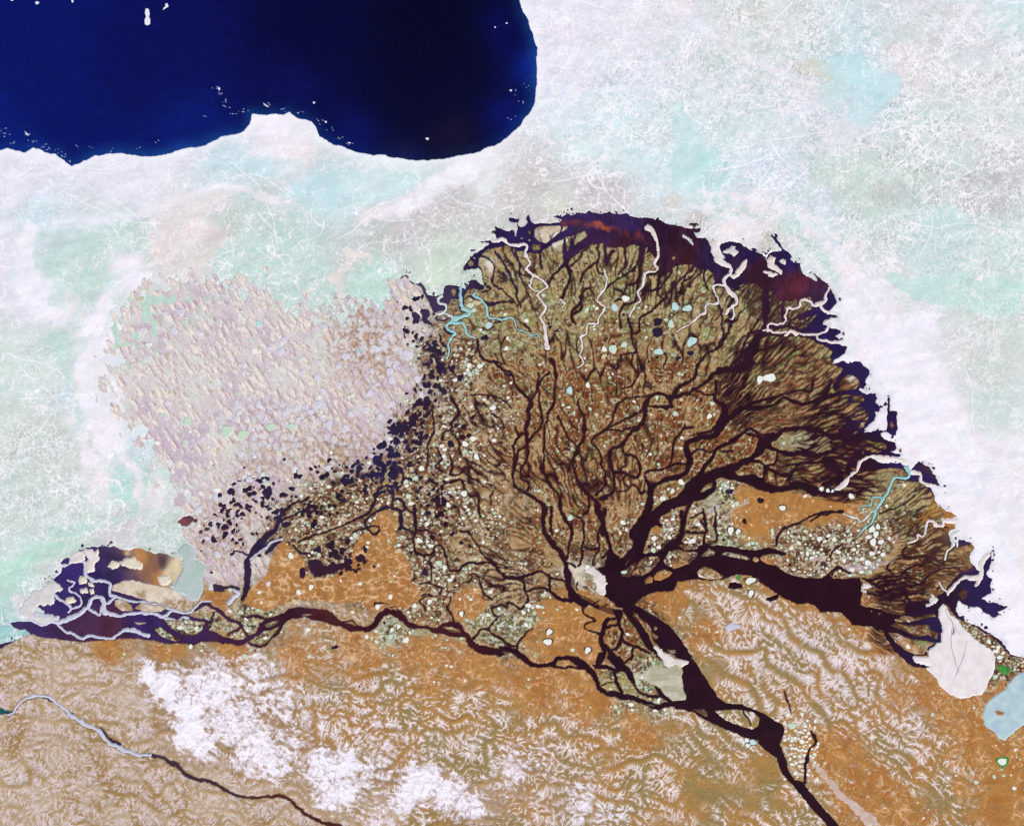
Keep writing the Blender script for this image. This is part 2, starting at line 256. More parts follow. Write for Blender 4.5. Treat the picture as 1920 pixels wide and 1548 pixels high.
add('d', '''1540,1536,32 1530,1380,38 1540,1300,50 1480,1240,22 1400,1180,22 1280,1110,18 1255,1000,14 1270,850,14 1260,750,16 1320,640,14 1380,640,24
; 1390,700,34 1380,600,30 1400,450,34 1420,370,44 1370,290,28 1280,210,18 1240,100,18 1160,60,16 1080,0,14 ; 1600,-20,30 1640,100,16 1640,250,14 1600,400,14 1580,430,12 1550,560,12 1530,680,10 1530,860,14 1530,960,20 1580,1080,22 1660,1180,18 1680,1290,26 1720,1380,18 1770,1480,14 1795,1540,14
; 1480,100,12 1470,240,12 1420,330,16 ; 1590,90,10 1500,170,12 1490,300,14 1500,380,18 1520,480,16 1500,580,14 1420,670,16 1380,740,22 1310,790,18 1280,900,18 1255,1000,12 ; 1390,740,14 1380,850,14 1330,950,14 1330,1040,12 1400,1080,12 1380,1140,12
; 1900,560,12 1890,700,12 1860,760,10 1800,880,14 1810,1000,16 1850,1080,16 1920,1180,18 ; 640,1090,10 700,1070,12 800,1060,14 820,1130,12 880,1200,12 940,1200,10 940,1290,14 960,1390,10 ; 180,920,12 250,970,12 250,1100,12 150,1110,12 90,1110,10 0,1200,14
; 170,1110,14 170,1280,12 ; 180,1210,12 250,1230,12 290,1310,12 ; 540,440,14 550,600,12 495,740,9 490,960,8 ; 770,440,24 760,480,20 690,550,14 ; 710,320,40 750,400,20 770,440,22 ; 700,560,12 710,640,12 770,700,12 780,830,10 ; 560,760,12 620,850,14 560,930,12 620,970,12 ; 700,850,14 720,930,18 690,1000,20 780,1000,12 830,930,10
; 0,1350,18 100,1300,20 230,1320,24 250,1350,26 245,1500,24 ; 250,1340,14 300,1320,14 370,1380,18 375,1540,20 ; 1050,1280,8 1060,1200,9 1080,1160,8 ; 1060,460,10 1150,510,9 1180,590,7 ; 1300,640,12 1280,580,8 ; 870,280,6 1060,290,7 1190,350,6 1240,400,5 ; 1690,1290,22 1690,1180,10 ; 1600,1300,26 1610,1540,14 ; 690,600,12 620,640,9 620,700,9''')
add('e', '''-20,480,10 20,560,11 90,690,11 150,760,12 110,870,12 120,960,14 180,1080,18 270,1190,24 330,1260,44 340,1340,62 385,1440,42 390,1536,40 ; 370,1220,44 450,1190,32 490,1120,18 480,1000,18 450,920,22 450,820,28 470,770,26 560,730,28 620,640,24 720,580,36 760,480,42 760,400,46 800,310,36 850,285,24 940,290,24 1010,320,44 1060,230,38 1090,190,32 1200,150,28 1240,0,14
; 1000,390,44 880,392,18 790,380,14 ; 1000,300,40 1000,400,30 ; 1020,310,30 1150,280,22 1200,240,26 1320,170,26 1400,90,40 1520,70,34 1640,60,54 1720,0,76 ; 410,590,10 350,650,9 300,680,10 280,730,12 360,810,14 370,930,14 410,980,14 410,1080,14 330,1180,14 ; 430,590,10 470,520,9 490,420,9 560,330,10 700,300,9 790,290,10
; 710,580,12 530,600,10 410,590,9 ; 740,420,10 560,520,8 430,580,10 ; 830,1100,60 820,1160,60 810,1280,62 740,1420,84 700,1536,130 ; 830,1110,50 775,1050,14 775,970,14 860,960,14 970,940,16 1010,840,18 1030,700,14 1110,600,10 1120,560,7
; 850,1100,40 940,1050,40 1060,1030,46 1120,1000,42 1160,920,62 1160,820,62 1130,750,50 1180,700,42 1260,670,48 1380,650,56 1440,560,84 1480,460,64 1470,380,38 1400,320,24 1380,280,16 1300,280,16 1210,240,14 ; 1240,640,14 1350,610,14 1400,560,20 ; 1400,280,20 1400,160,20 ; 1440,540,80 1540,480,56 1640,400,48 1760,350,24 1920,300,14
; 700,1540,150 780,1450,110 880,1350,90 1000,1270,100 1150,1200,130 1200,1120,140 1290,1050,110 1400,1000,90 1500,960,84 1640,900,50 1740,850,54 1820,760,54 1830,700,60 1920,660,72 ; 1500,990,110 1600,1040,60 1750,1050,90 1850,1110,64 1920,1130,64
; 1260,1000,40 1300,920,30 1360,860,24 1430,770,28 1540,710,32 1640,640,24 1720,590,16 1800,640,12 1870,650,20 ; 570,760,14 600,820,16 670,840,20 715,920,20 715,1010,22 680,1040,14 590,1000,14 490,985,14 ; 500,1160,10 600,1150,10 640,1100,10 690,1110,10 720,1160,14 775,1150,12
; 1110,1540,30 1120,1420,24 1150,1300,20 1180,1250,14 ; 1390,1050,40 1380,1130,36 1320,1180,60 1220,1190,90 ; 210,600,9 215,500,9 170,400,8 170,330,6 ; 210,600,9 200,700,9 170,760,9 ; 980,940,14 1060,905,12 1130,910,10 ; 1190,830,9 1240,780,10 1370,800,10 1420,760,10 ; 1440,800,8 1560,800,10
; 270,1200,14 260,1300,12 210,1360,12 ; 700,20,10 690,130,11 640,200,9 550,230,7 ; 1900,910,16 1860,940,26 1840,1010,36 1830,1060,24 ; 1640,880,14 1800,890,12 1850,930,16 ; 1180,1390,16 1280,1350,12 ; 1270,1420,12 1310,1490,14 ; 1400,1380,10 1390,1470,12 ; 590,1020,8 560,1060,8 610,1120,9 ; 1120,590,8 1210,580,7''')
add('f', '''0,800,44 90,720,62 160,620,74 250,560,56 350,500,40 500,500,36 650,520,34 750,560,40 850,560,70 950,590,60 ; 180,630,50 280,700,32 400,730,44 480,710,30 600,735,54 750,690,20 850,650,20 950,600,20 ; 0,950,90 130,1000,84 300,1040,64 450,1000,74 600,1050,84 700,1065,60 800,1060,50 870,1075,14
; 170,830,24 180,900,30 150,960,40 ; 270,700,20 265,780,16 180,850,20 ; 190,860,24 280,900,24 380,910,24 430,850,30 500,800,24 620,800,16 730,790,16 ; 400,920,30 360,980,30 ; 250,900,12 260,1000,14 ; 0,540,20 90,560,20 160,590,36 ; 430,850,20 550,870,9 ; 500,930,20 560,980,14
; 0,300,40 90,310,44 220,290,30 330,220,28 420,250,30 560,270,30 640,240,40 ; 600,60,14 560,150,16 430,160,16 300,190,14 180,250,18 ; 950,470,120 880,540,100 960,620,70 1040,560,60 ; 750,820,110 830,900,70 790,960,60 700,1000,50 ; 640,240,60 760,200,40 900,170,40 1010,180,30 ; 760,60,30 700,180,60 ; 850,30,40 800,130,50
; 700,760,30 850,740,20 950,680,20 1010,720,60 ; 1020,740,40 930,800,60 900,880,40 ; 1050,800,60 1150,800,70 1300,820,50 ; 1100,640,16 1200,690,16 1340,700,20 ; 1050,530,100 1150,560,110 1220,590,70 1330,650,30 ; 340,1380,12 280,1450,14 260,1536,16 ; 340,1390,10 500,1330,10 600,1270,12 720,1270,12 800,1240,12 870,1230,10
; 1500,1380,10 1510,1330,12 1600,1300,12 1640,1260,12 ; 920,1130,14 890,1140,8 ; 870,1060,30 860,1100,20 ; 650,1260,12 740,1240,12 830,1240,12''')
add('i', '''900,1060,120 1050,1080,120 1180,990,100 1290,930,120 1400,900,190 1540,840,150 ; 1500,830,120 1560,880,120 1480,980,60 1560,1040,70 1640,1080,60 ; 480,790,14 560,830,18 620,880,16 680,900,16 700,910,10 ; 540,800,24 620,790,14 730,800,14 790,870,14 850,930,20 900,990,24 980,1010,24 ; 500,910,10 600,935,12 700,905,12 800,950,12 850,1000,16
; 600,760,12 680,760,14 800,760,14 870,700,12 960,660,14 1000,680,10 ; 830,600,14 920,590,12 1000,590,12 1110,610,16 1190,640,20 1230,540,30 1300,490,20 ; 830,600,14 830,540,10 860,500,8 ; 1000,680,8 1030,620,8 1150,670,12 1200,650,14 ; 860,860,12 920,860,14 1000,810,14 1100,740,12 1200,700,12 1300,690,12 1340,720,10
; 870,400,10 890,350,10 920,280,12 1040,240,14 1060,200,20 ; 1000,1000,20 1100,1000,60 ; 1140,880,10 1170,850,8 ; 690,1180,20 760,1220,30 900,1290,30 1050,1330,30 1110,1290,26 1060,1200,16 ; 150,770,40 220,700,24 270,690,14 350,730,14 ; 1200,480,20 1240,420,30 1250,360,26 ; 1240,360,20 1190,330,12
; 160,590,9 200,540,9 280,480,8 ; 0,270,10 120,200,12 220,185,12 300,190,10 ; 680,690,10 700,640,9 800,600,12 ; 690,700,9 740,745,9 ; 1390,740,40 1490,760,60 1580,700,50 1610,620,30 ; 620,200,8 760,150,9 860,100,8 940,30,7''')
add('b', '''60,480,56 60,560,40 90,620,30 80,700,24 50,780,20 15,860,14 ; -20,600,12 60,560,20 ; 60,500,70 150,400,70 260,330,80 330,290,60 ; 110,350,24 100,400,24 60,480,30 ; 30,330,14 50,400,18 55,480,24 ; 350,370,14 340,560,12 350,630,10 400,640,8 ; 410,470,28 400,560,14 ; 480,430,34 410,540,22 ; 410,390,30 405,490,22
; 580,400,14 590,500,12 570,640,8 ; 720,370,24 710,540,20 600,640,14 440,740,14 400,800,10 ; 750,430,26 730,560,26 710,700,30 690,800,20 670,890,14 560,920,14 530,1000,14 540,1120,10 ; 700,710,18 600,750,12 560,850,12 480,890,8 ; 300,760,10 200,800,14 180,900,14 110,990,14 110,1050,10 150,1090,8
; 1000,600,30 900,660,24 880,720,26 870,770,14 790,790,12 730,830,10 ; 1000,620,10 940,720,8 870,800,8 920,860,10 ; 1200,580,14 1100,680,12 960,820,12 900,900,14 800,990,14 720,1060,14 720,1140,14 660,1170,18 620,1080,18 620,1040,20 ; 640,1160,14 650,1270,14 670,1350,10 540,1370,8 ; 640,1380,9 640,1470,9 690,1530,8
; 1200,640,12 1100,740,10 1030,860,8 ; 1310,590,16 1300,680,10 1340,780,8 ; 1400,700,24 1380,800,16 1400,870,12 1440,960,12 1460,1080,10 1470,1200,12 1400,1310,16 1290,1390,14 1240,1500,10 ; 1560,1060,18 1500,1180,16 1450,1280,14 1400,1320,12 ; 1850,740,34 1850,900,40 1850,1000,38 1830,1150,30 1740,1260,60 1680,1380,70 1660,1440,50 1560,1480,30 1420,1500,20
; 100,560,14 170,500,8 190,440,8 250,390,8 ; 320,540,9 220,620,8 195,720,8 ; 1500,760,30 1560,860,20 1500,960,20 1560,1060,20 ; 1820,1150,20 1700,1180,9 1600,1250,8 ; 540,1370,8 540,1440,8 ; 1560,580,20 1600,600,14 ; 760,650,24 860,640,30 900,600,40 ; 1280,610,9 1190,700,8 1160,760,8 ; 1560,1480,20 1640,1320,14 1700,1200,10 1790,1050,9
; 1650,1450,60 1540,1500,34 1380,1536,24''')
add('c', '''150,560,24 155,640,30 160,760,50 165,860,50 170,950,40 ; 185,620,20 190,760,20 170,860,24 ; 330,690,24 320,760,24 325,860,24 ; 240,700,8 200,800,9 ; 300,720,8 220,830,9 ; 370,760,9 350,880,12 ; 200,930,20 300,930,24 400,920,26 480,960,30 ; 500,960,60 600,930,60 660,870,70 ; 480,830,60 620,790,50 ; 470,830,8 400,860,9 370,920,10
; 560,800,9 500,900,9 420,930,10 ; 590,700,30 610,780,40 ; 560,690,0.5 600,760,30 ; 420,1000,20 560,1010,40 680,1060,40 ; 0,1290,64 50,1180,60 100,1040,50 140,960,50 170,930,40 ; 100,1040,20 220,990,12 400,1010,12 ; 60,1140,12 250,1100,9 400,1050,9 ; 900,1250,60 880,1330,60 830,1380,50 ; 860,1130,50 780,1190,50''')
add('a', '''1560,375,32 1500,430,16 1510,560,12 1520,600,8 ; 1740,540,30 1700,580,14 1600,680,16 1570,740,14 1560,690,10 ; 1280,430,10 1310,540,12 1320,660,10 1380,800,8 1420,900,6 ; 1100,440,10 1200,600,12 1260,720,14 1300,850,12 1340,940,8 ; 970,480,12 1040,510,10 1090,600,10 1080,720,10 1140,780,8 1240,870,8 1280,900,6
; 960,580,10 980,700,12 1060,770,9 980,790,9 ; 1000,880,20 1080,910,30 1160,890,8 1260,900,8 ; 1860,840,16 1870,940,12 1790,1020,14 1800,1070,10 ; 1130,1440,14 1000,1410,16 960,1340,14 930,1240,14 ; 1550,380,40 1650,330,40 1740,260,50 1800,240,50 ; 1720,340,12 1720,440,14 1735,520,20 ; 1790,320,20 1780,400,30 1750,480,30 ; 1700,200,9 1690,260,10
; 1440,200,24 1430,300,30 1450,360,30 1550,380,30 ; 1430,380,30 1420,440,30 1490,440,20 ; 1330,1060,8 1410,1150,10 ; 1190,1220,7 1150,1330,7 1190,1450,7 ; 1480,660,0.5 1340,640,9 1310,560,9 ; 780,900,10 770,860,10 ; 540,990,8 600,1060,9 700,1040,7 ; 600,1180,9 620,1270,12 670,1290,10 ; 640,1140,20 700,1180,12
; 860,840,14 940,860,20 990,900,16 ; 1100,1080,6 1250,1040,7 1280,1100,9 1340,1160,8''')
add('k', '''640,1260,34 690,1150,60 690,1000,64 700,900,56 760,820,74 860,700,54 950,620,42 1000,500,22 1080,420,14 1160,390,12 1250,340,10 ; 980,560,20 1100,510,12 1180,480,10 1300,470,8 ; 720,860,12 640,840,12 580,820,8 ; 600,1160,40 540,1145,18 480,1160,14 ; 1925,280,16 1850,330,20 1820,400,18 1760,490,12 1600,570,12 1500,620,10 1380,660,10 1150,740,8
; 1925,440,16 1800,500,16 1760,560,12 1770,620,14 1830,670,20 1880,645,16 1870,600,10 1760,610,10 1640,660,10 ; 1000,720,20 920,800,40 860,850,24 ; 800,830,40 920,730,24 ; 1110,780,16 1180,840,16 1280,870,10 ; 420,1360,24 500,1430,20 620,1480,18 ; 0,1400,40 120,1390,36 ; 880,780,14 1000,700,12 ; 590,0.5,0.5 595,10,0.5''')
add('m', '''1500,305,40 1430,250,24 1370,280,24 1310,350,28 1220,375,42 1130,370,36 1030,320,54 940,280,92 800,270,56 700,290,50 600,350,36 520,380,36 430,430,36 350,470,36 260,460,42 150,430,52 60,440,52 0,460,60 -100,420,80 ; 850,260,24 730,240,34 660,280,40 560,310,36 520,340,34 470,400,26 ; 540,300,16 420,285,16 370,300,14
; 640,350,10 590,430,10 500,505,12 410,475,10 ; 180,240,14 260,300,16 340,340,14 350,370,12 260,420,10 ; 160,260,12 140,310,10 110,330,24 30,300,16 -60,270,16 ; 110,330,20 90,400,30 120,360,20 ; 20,240,20 100,200,34 180,230,14 ; 350,370,10 400,420,10 ; 1060,330,10 1150,330,8 1220,370,8''')
# the other river, lower left: dark open reach
add('C0', '''835,1143,12 930,1170,20 1000,1210,20 1070,1270,20 1200,1305,17 1330,1370,15 1450,1390,13 1550,1375,16 1620,1400,20 1700,1470,18 1820,1530,20 1950,1555,22 ; 240,825,10 265,828,22 285,845,6 ; 380,910,8 415,920,10 ; 490,975,8 520,995,8 ; 560,1000,16 580,1025,34 600,1040,16 ; 615,1050,16 645,1080,24 680,1092,8 ; -150,905,26 -20,905,26 20,905,24 60,900,12''')
# river ice: frozen reaches, one object each  (label, frame, points, colour key)
RIVER_ICE = [
 ('turquoise frozen channel forking three ways near the delta\'s northwest coast', 'a', '790,735,30 790,800,30 785,880,32 810,950,40 870,985,50 850,1020,50 770,1035,44 720,1055,44 700,1080,40 650,1110,30 670,1140,26 730,1175,30 700,1215,24 675,1260,20 680,1330,16 670,1400,12', 'cyan'),
 ('turquoise side branch winding southeast off the forked frozen channel', 'a', '720,1075,36 800,1080,36 825,1130,34 850,1175,26 910,1220,16', 'cyan'),
 ('pale thin arm of river ice curling through the dark bay beside the forked channel', 'a', '610,830,20 580,860,20 590,900,20 640,920,24 640,980,22 570,1010,14 530,1060,8', 'pale'),
 ('short pale cyan link from the curling ice arm to the forked channel', 'a', '630,985,18 680,1010,18 710,1050,24', 'pale'),
 ('turquoise frozen creek with a loop at its north end, east of the forked channel', 'a', '930,780,14 905,830,20 950,860,26 1000,900,24 1030,950,26 1030,1030,26 1100,1040,14 1160,1055,12 1250,1040,12 1280,1090,12 1300,1140,10 1380,1160,10 1420,1195,9 1470,1185,12 1500,1220,14', 'cyan'),
 ('white ice tongue crossing the black northwest bay and following a winding creek south', 'a', '1040,310,50 1090,335,50 1170,335,30 1210,375,20 1280,395,34 1370,370,22 1385,400,22 1365,450,20 1400,550,22 1370,590,20 1440,650,22 1500,685,16 1570,745,16 1550,780,16 1490,800,18 1480,850,20 1555,950,26 1510,1030,22 1545,1110,26 1550,1200,40 1570,1310,60', 'white'),
 ('small triangle link of white creek ice beside the long northern creek', 'a', '1435,660,12 1420,770,12 1500,790,10', 'white'),
 ('white river ice jutting from the open north shore water and bending southwest', 'b', '780,220,50 830,245,44 860,320,24 880,380,24 885,470,26 855,550,26 885,590,26 850,625,22 765,640,20 750,740,22 700,800,20 725,870,20 670,920,18 655,960,24 630,1030,22', 'white'),
 ('thin white creek ice zigzagging in the north centre of the delta', 'b', '390,600,12 420,660,12 400,770,12 330,880,14 410,945,16 350,1010,14 345,1080,14 260,1090,16 240,1190,18 185,1210,16 200,1310,14 180,1370,12 215,1440,12 150,1480,8', 'white'),
 ('short hooked piece of thin creek ice near the north centre lakes', 'b', '0,870,10 45,910,12 30,950,10', 'white'),
 ('broad white ice tongue reaching south from the sea ice into the northern channel', 'b', '1390,380,90 1400,450,90 1440,530,80 1530,570,40 1535,640,40 1490,680,36 1480,730,36 1520,800,34 1580,840,36 1590,900,30 1520,945,22 1490,990,30', 'white'),
 ('thin white branch ice running west then southwest from the broad ice tongue', 'b', '1480,745,20 1400,735,16 1380,760,16 1400,850,14 1425,900,14 1330,920,14 1310,980,14 1240,1030,14 1180,1090,10 1050,1150,7', 'white'),
 ('ragged white ice spur beside the broad tongue, shaped like a leaf', 'b', '1540,670,20 1590,660,30 1620,610,50 1660,560,60 1680,520,20', 'white'),
 ('small white ice creek stub south of the broad ice tongue', 'b', '1560,920,14 1565,1000,14 1545,1050,20', 'white'),
 ('white river ice zigzag across the northeast dark bay toward the shore', 'c', '750,570,16 705,650,20 705,700,24 650,725,50 600,735,26 540,690,22 500,690,20 460,740,18 370,760,20 350,830,18 340,890,16 210,905,16 195,970,18', 'white'),
 ('white ice strand joining the zigzag ice to the sea ice on its east', 'c', '650,730,30 700,780,24 760,800,24', 'white'),
 ('wavy white river ice below the northeast zigzag, running from the sea ice west', 'c', '760,860,50 700,890,30 730,920,24 720,970,24 650,990,20 600,1000,18 500,1000,14 420,970,12 330,970,14 220,965,14 150,965,12', 'white'),
 ('thin white ice strand curling below the wavy river ice at the northeast shore', 'c', '640,1000,16 640,1030,16 720,1055,20 800,1070,26 880,1060,30', 'white'),
 ('fan of small pale ice patches beside the wavy northeast river ice', 'c', '340,1005,20 400,970,40 450,1000,30', 'white'),
 ('long white curved river ice sweeping from the east shore to the southwest', 'f', '1420,790,70 1300,755,40 1150,745,24 1060,765,24 1010,810,36 990,880,26 930,920,22 900,970,60 860,1010,50 800,1040,20', 'white'),
 ('white and turquoise frozen river fork in the southeast lobe of the delta', 'f', '1440,840,60 1470,900,50 1430,950,34 1360,945,30 1310,960,40 1260,1060,24 1230,1110,36 1200,1170,28 1160,1230,28 1130,1320,26 1050,1400,18 990,1480,10', 'cyan'),
 ('turquoise looped side creek west of the southeast frozen fork', 'f', '1220,1110,20 1150,1105,16 1110,1150,14 1110,1190,12 1040,1200,9 990,1250,9', 'cyan'),
 ('white river ice wriggling south along the shore from the southeast fork', 'f', '1480,890,44 1550,900,30 1560,960,30 1600,990,30 1660,1000,34', 'white'),
 ('pale creek ice joining the southeast frozen fork from the west', 'f', '880,1260,12 920,1285,16 1000,1300,14 1040,1330,14 1100,1270,14 1150,1230,10', 'pale'),
 ('white wriggling creek ice near the shoal of the southeast shore', 'i', '1310,265,50 1200,265,34 1190,310,24 1130,310,24 1090,275,20 1050,290,16 1035,360,16 1010,400,14 955,390,16 940,440,14 880,470,10', 'white'),
 ('pale wedge of bay ice with a tail behind the southeast shoals', 'i', '1330,360,40 1270,400,70 1290,460,50 1270,500,24 1220,550,16 1205,620,12', 'pale'),
 ('white river ice bend crossing the dark mouth of the eastern channel', 'i', '1590,580,60 1540,660,60 1530,760,50 1510,800,60 1480,840,30', 'white'),
 ('stepped white river ice arm in the mouth of the eastern channel', 'i', '1530,780,40 1440,780,50 1360,790,36 1310,840,34 1260,900,34 1240,935,16', 'white'),
 ('thin curved white creek ice joining the eastern channel mouth', 'i', '1165,815,10 1185,870,12 1240,925,14', 'white'),
 ('pale river ice snaking east across the dark western estuary', 'l', '250,870,30 380,905,40 480,890,34 560,885,36 700,830,50 790,760,40 830,680,26 890,665,26 930,720,50 940,790,40 1060,830,36 1180,820,26 1380,815,30 1470,840,36 1560,790,24 1700,800,20 1760,750,20 1820,710,14 1900,705,14', 'greyice'),
 ('pale river ice loop hanging below the western estuary snake', 'l', '790,770,20 850,800,20 900,825,20 915,760,16', 'greyice'),
 ('pale river ice from the west estuary\'s ragged patch down to the long northern bank', 'l', '660,330,30 770,355,24 765,450,24 810,500,26 900,525,26 990,540,28 985,640,26 1060,660,24 1180,700,20 1300,710,18 1400,730,16 1520,770,14 1620,790,12', 'greyice'),
 ('short pale ice link between the estuary snake and the bank channel', 'l', '1040,660,20 1000,700,26 940,740,30', 'greyice'),
 ('pale ice strand from the estuary\'s west patch to the snake of river ice', 'l', '490,640,26 560,690,24 620,730,24 640,760,20 620,810,24', 'greyice'),
 ('thin crooked ice thread standing upright in the western estuary', 'l', '615,520,7 665,540,8 660,570,8 620,580,8 630,610,8 700,640,10 735,690,12 730,740,16 680,760,16 640,770,16', 'greyice'),
 ('pale ice strand running along the estuary\'s south bank', 'l', '530,910,24 570,970,22 650,1000,22 720,1035,26 800,1015,24 880,1030,20 980,1045,18 1050,1010,20 1100,970,24 1150,950,30 1230,970,40 1340,1010,36', 'greyice'),
 ('pale ice fringe spread west of the estuary snake', 'l', '330,800,40 420,830,40 520,860,40', 'greyice'),
 ('little arched river ice above the estuary\'s oval green island', 'l', '1480,860,14 1600,870,14 1640,840,14 1700,850,10', 'greyice'),
 ('pale grey frozen reach of the narrow southwestern river', 'C0', '40,925,16 75,905,16 130,845,18 200,812,20 270,822,20 330,862,20 400,925,24 480,975,26 560,1015,28 600,1075,22 680,1115,28 760,1140,24 845,1148,16', 'greyice'),
 ('white creek ice bordering the ochre wedge of the western delta', 'k', '720,900,14 780,850,14 860,800,20 920,750,20 1010,715,20', 'greyice'),
 ('pale ice smear at the foot of the broad western creek', 'k', '530,1290,50 570,1240,50 610,1200,40 560,1170,20', 'greyice'),
 ('winding white creek ice above the western creek\'s dark patch', 'k', '60,540,10 150,498,14 230,500,12 290,540,12 340,545,10 400,520,8', 'white'),
]
PATCH = [   # flat sheets of ice: name, label, category, outline, colour, group
 ('frozen_bay', 'smooth white teardrop bay ice behind the eastern channel mouth', 'bay ice', poly(('C2', '1445,345 1450,320 1470,305 1500,345 1530,380 1580,430 1650,505 1740,560 1762,600 1758,660 1740,700 1710,770 1680,805 1600,825 1550,828 1490,800 1440,750 1425,715 1395,690 1375,668 1400,645 1300,628 1295,595 1330,600 1380,600 1385,560 1450,505 1462,440 1450,400')), 'bay'),
 ('frozen_lake', 'large pale blue frozen lake at the right edge below the teardrop bay', 'frozen lake', poly(('C2', '1685,930 1700,880 1730,835 1800,790 1840,740 1870,700 1925,680 2010,650 2060,700 2050,900 1990,960 1925,975 1880,1010 1840,1040 1810,1070 1770,1045 1755,1020 1700,985')), 'blue'),
 ('ice_sheet', 'bright white ice sheet on the large pale island south of the channel hub', 'ice sheet', poly(('j', '480,35 520,60 545,80 600,110 660,140 730,155 700,190 680,200 640,180 600,195 560,180 540,130')), 'white'),
 ('ice_sheet', 'white ice rim on the round island just west of the channel hub', 'ice sheet', poly(('h', '240,505 300,500 340,550 390,575 412,640 400,690 402,740 370,752 325,710 330,660 300,610 290,560 230,535')), 'white'),
 ('ice_patch', 'jagged white ice patch in the dark water of the western estuary', 'ice patch', poly(('l', '760,240 830,235 850,290 880,240 880,310 895,325 850,370 845,430 785,440 775,370 800,320 770,280')), 'white'),
 ('ice_patch', 'ragged white ice mass at the west edge of the western estuary', 'ice patch', poly(('l', '420,560 480,525 530,560 550,590 510,620 490,650 470,720 400,730 330,740 300,790 340,830 420,830 540,850 480,890 380,900 250,860 160,820 230,700 300,620')), 'dim'),
 ('ice_patch', 'white cluster of ice at the upper left corner of the western estuary', 'ice patch', poly(('l', '625,300 690,250 750,255 760,320 740,350 620,360')), 'white'),
 ('ice_patch', 'ragged white ice raft west of the broad northern ice tongue\'s leaf spur', 'ice patch', poly(('b', '1460,440 1510,410 1580,405 1600,440 1570,470 1530,450 1480,460')), 'dim'),
 ('ice_patch', 'long white ice raft slanting across the northeast bay', 'ice patch', poly(('c', '185,330 215,290 260,300 240,360 320,420 315,450 260,420 200,390')), 'white'),
 ('ice_patch', 'slim white ice strip under the slanting northeast raft', 'ice patch', poly(('c', '160,425 200,430 275,455 240,465 190,450')), 'white'),
 ('ice_patch', 'small pale ice raft east of the slanting northeast raft', 'ice patch', poly(('c', '300,320 345,325 365,380 335,365 320,340')), 'dim'),
 ('ice_patch', 'thin pale ice sliver adrift in the northern dark bay', 'ice patch', poly(('b', '1115,305 1135,315 1180,350 1195,378 1160,350')), 'dim'),
 ('ice_patch', 'white ice lobe at the west tip of the islets in the eastern channel', 'ice patch', poly(('i', '460,870 475,825 530,835 555,860 530,880 480,890 520,930 540,950 480,920')), 'dim'),
 ('ice_patch', 'blunt pale ice wedge above the teardrop bay\'s tip', 'ice patch', poly(('i', '1070,910 1150,965 1120,1000 1050,1035 1080,1000 1090,960')), 'dim'),
 ('ice_patch', 'pale grey ice pond among the ochre plain lakes of the lower right', 'ice patch', poly(('C2', '240,425 270,405 320,410 330,430 300,445 260,450')), 'greyice'),
 ('lake_ice', 'grey-green lagoon ice west of the pink dune plain', 'lagoon ice', poly(('l', '1600,250 1660,180 1740,240 1760,320 1860,400 1818,480 1830,600 1790,690 1730,695 1660,640 1590,590 1560,600 1600,500 1645,430 1645,335')), 'lagoon'),
 ('ice_patch', 'cream ice floe left of the big cream raft in the western estuary', 'ice patch', poly(('l', '985,390 1000,355 1040,342 1068,362 1050,395 1020,408')), 'cream'),
 ('ice_patch', 'big cream ice raft high in the western estuary', 'ice patch', poly(('l', '1085,345 1120,325 1200,318 1240,340 1275,375 1270,410 1180,400 1100,372')), 'cream'),
 ('ice_patch', 'cream ice block near the estuary\'s sandy east side', 'ice patch', poly(('l', '1425,485 1500,478 1528,510 1510,550 1460,560 1428,530')), 'cream'),
 ('ice_patch', 'round cream ice floe highest in the dark western estuary', 'ice patch', poly(('l', '708,515 725,490 755,488 780,515 770,545 730,540')), 'cream'),
 ('ice_patch', 'small cream floe pair member under the round estuary floe', 'ice patch', poly(('l', '730,605 770,600 778,628 745,630')), 'cream'),
 ('ice_patch', 'small cream floe right of the pair in the western estuary', 'ice patch', poly(('l', '808,602 835,600 842,625 818,628')), 'cream'),
 ('ice_patch', 'tiny cream floe above the right one in the western estuary', 'ice patch', poly(('l', '806,545 830,540 838,570 815,572')), 'cream'),
 ('ice_patch', 'oval cream floe at the foot of the crooked ice thread', 'ice patch', poly(('l', '600,690 625,665 665,672 678,700 650,718 615,712')), 'cream'),
 ('snow_bank', 'long pale snow bank slanting down beside the southern river', 'snow bank', poly(('C2', '705,1125 722,1130 770,1200 830,1270 900,1350 980,1420 1060,1470 1140,1550 1040,1560 960,1470 880,1400 800,1310 745,1230 710,1160')), 'snow'),
 ('snow_bank', 'small bright snow bank near the middle of the eastern hills', 'snow bank', poly(('j', '1190,215 1230,200 1290,235 1350,275 1340,300 1280,280 1230,250')), 'snow'),
]
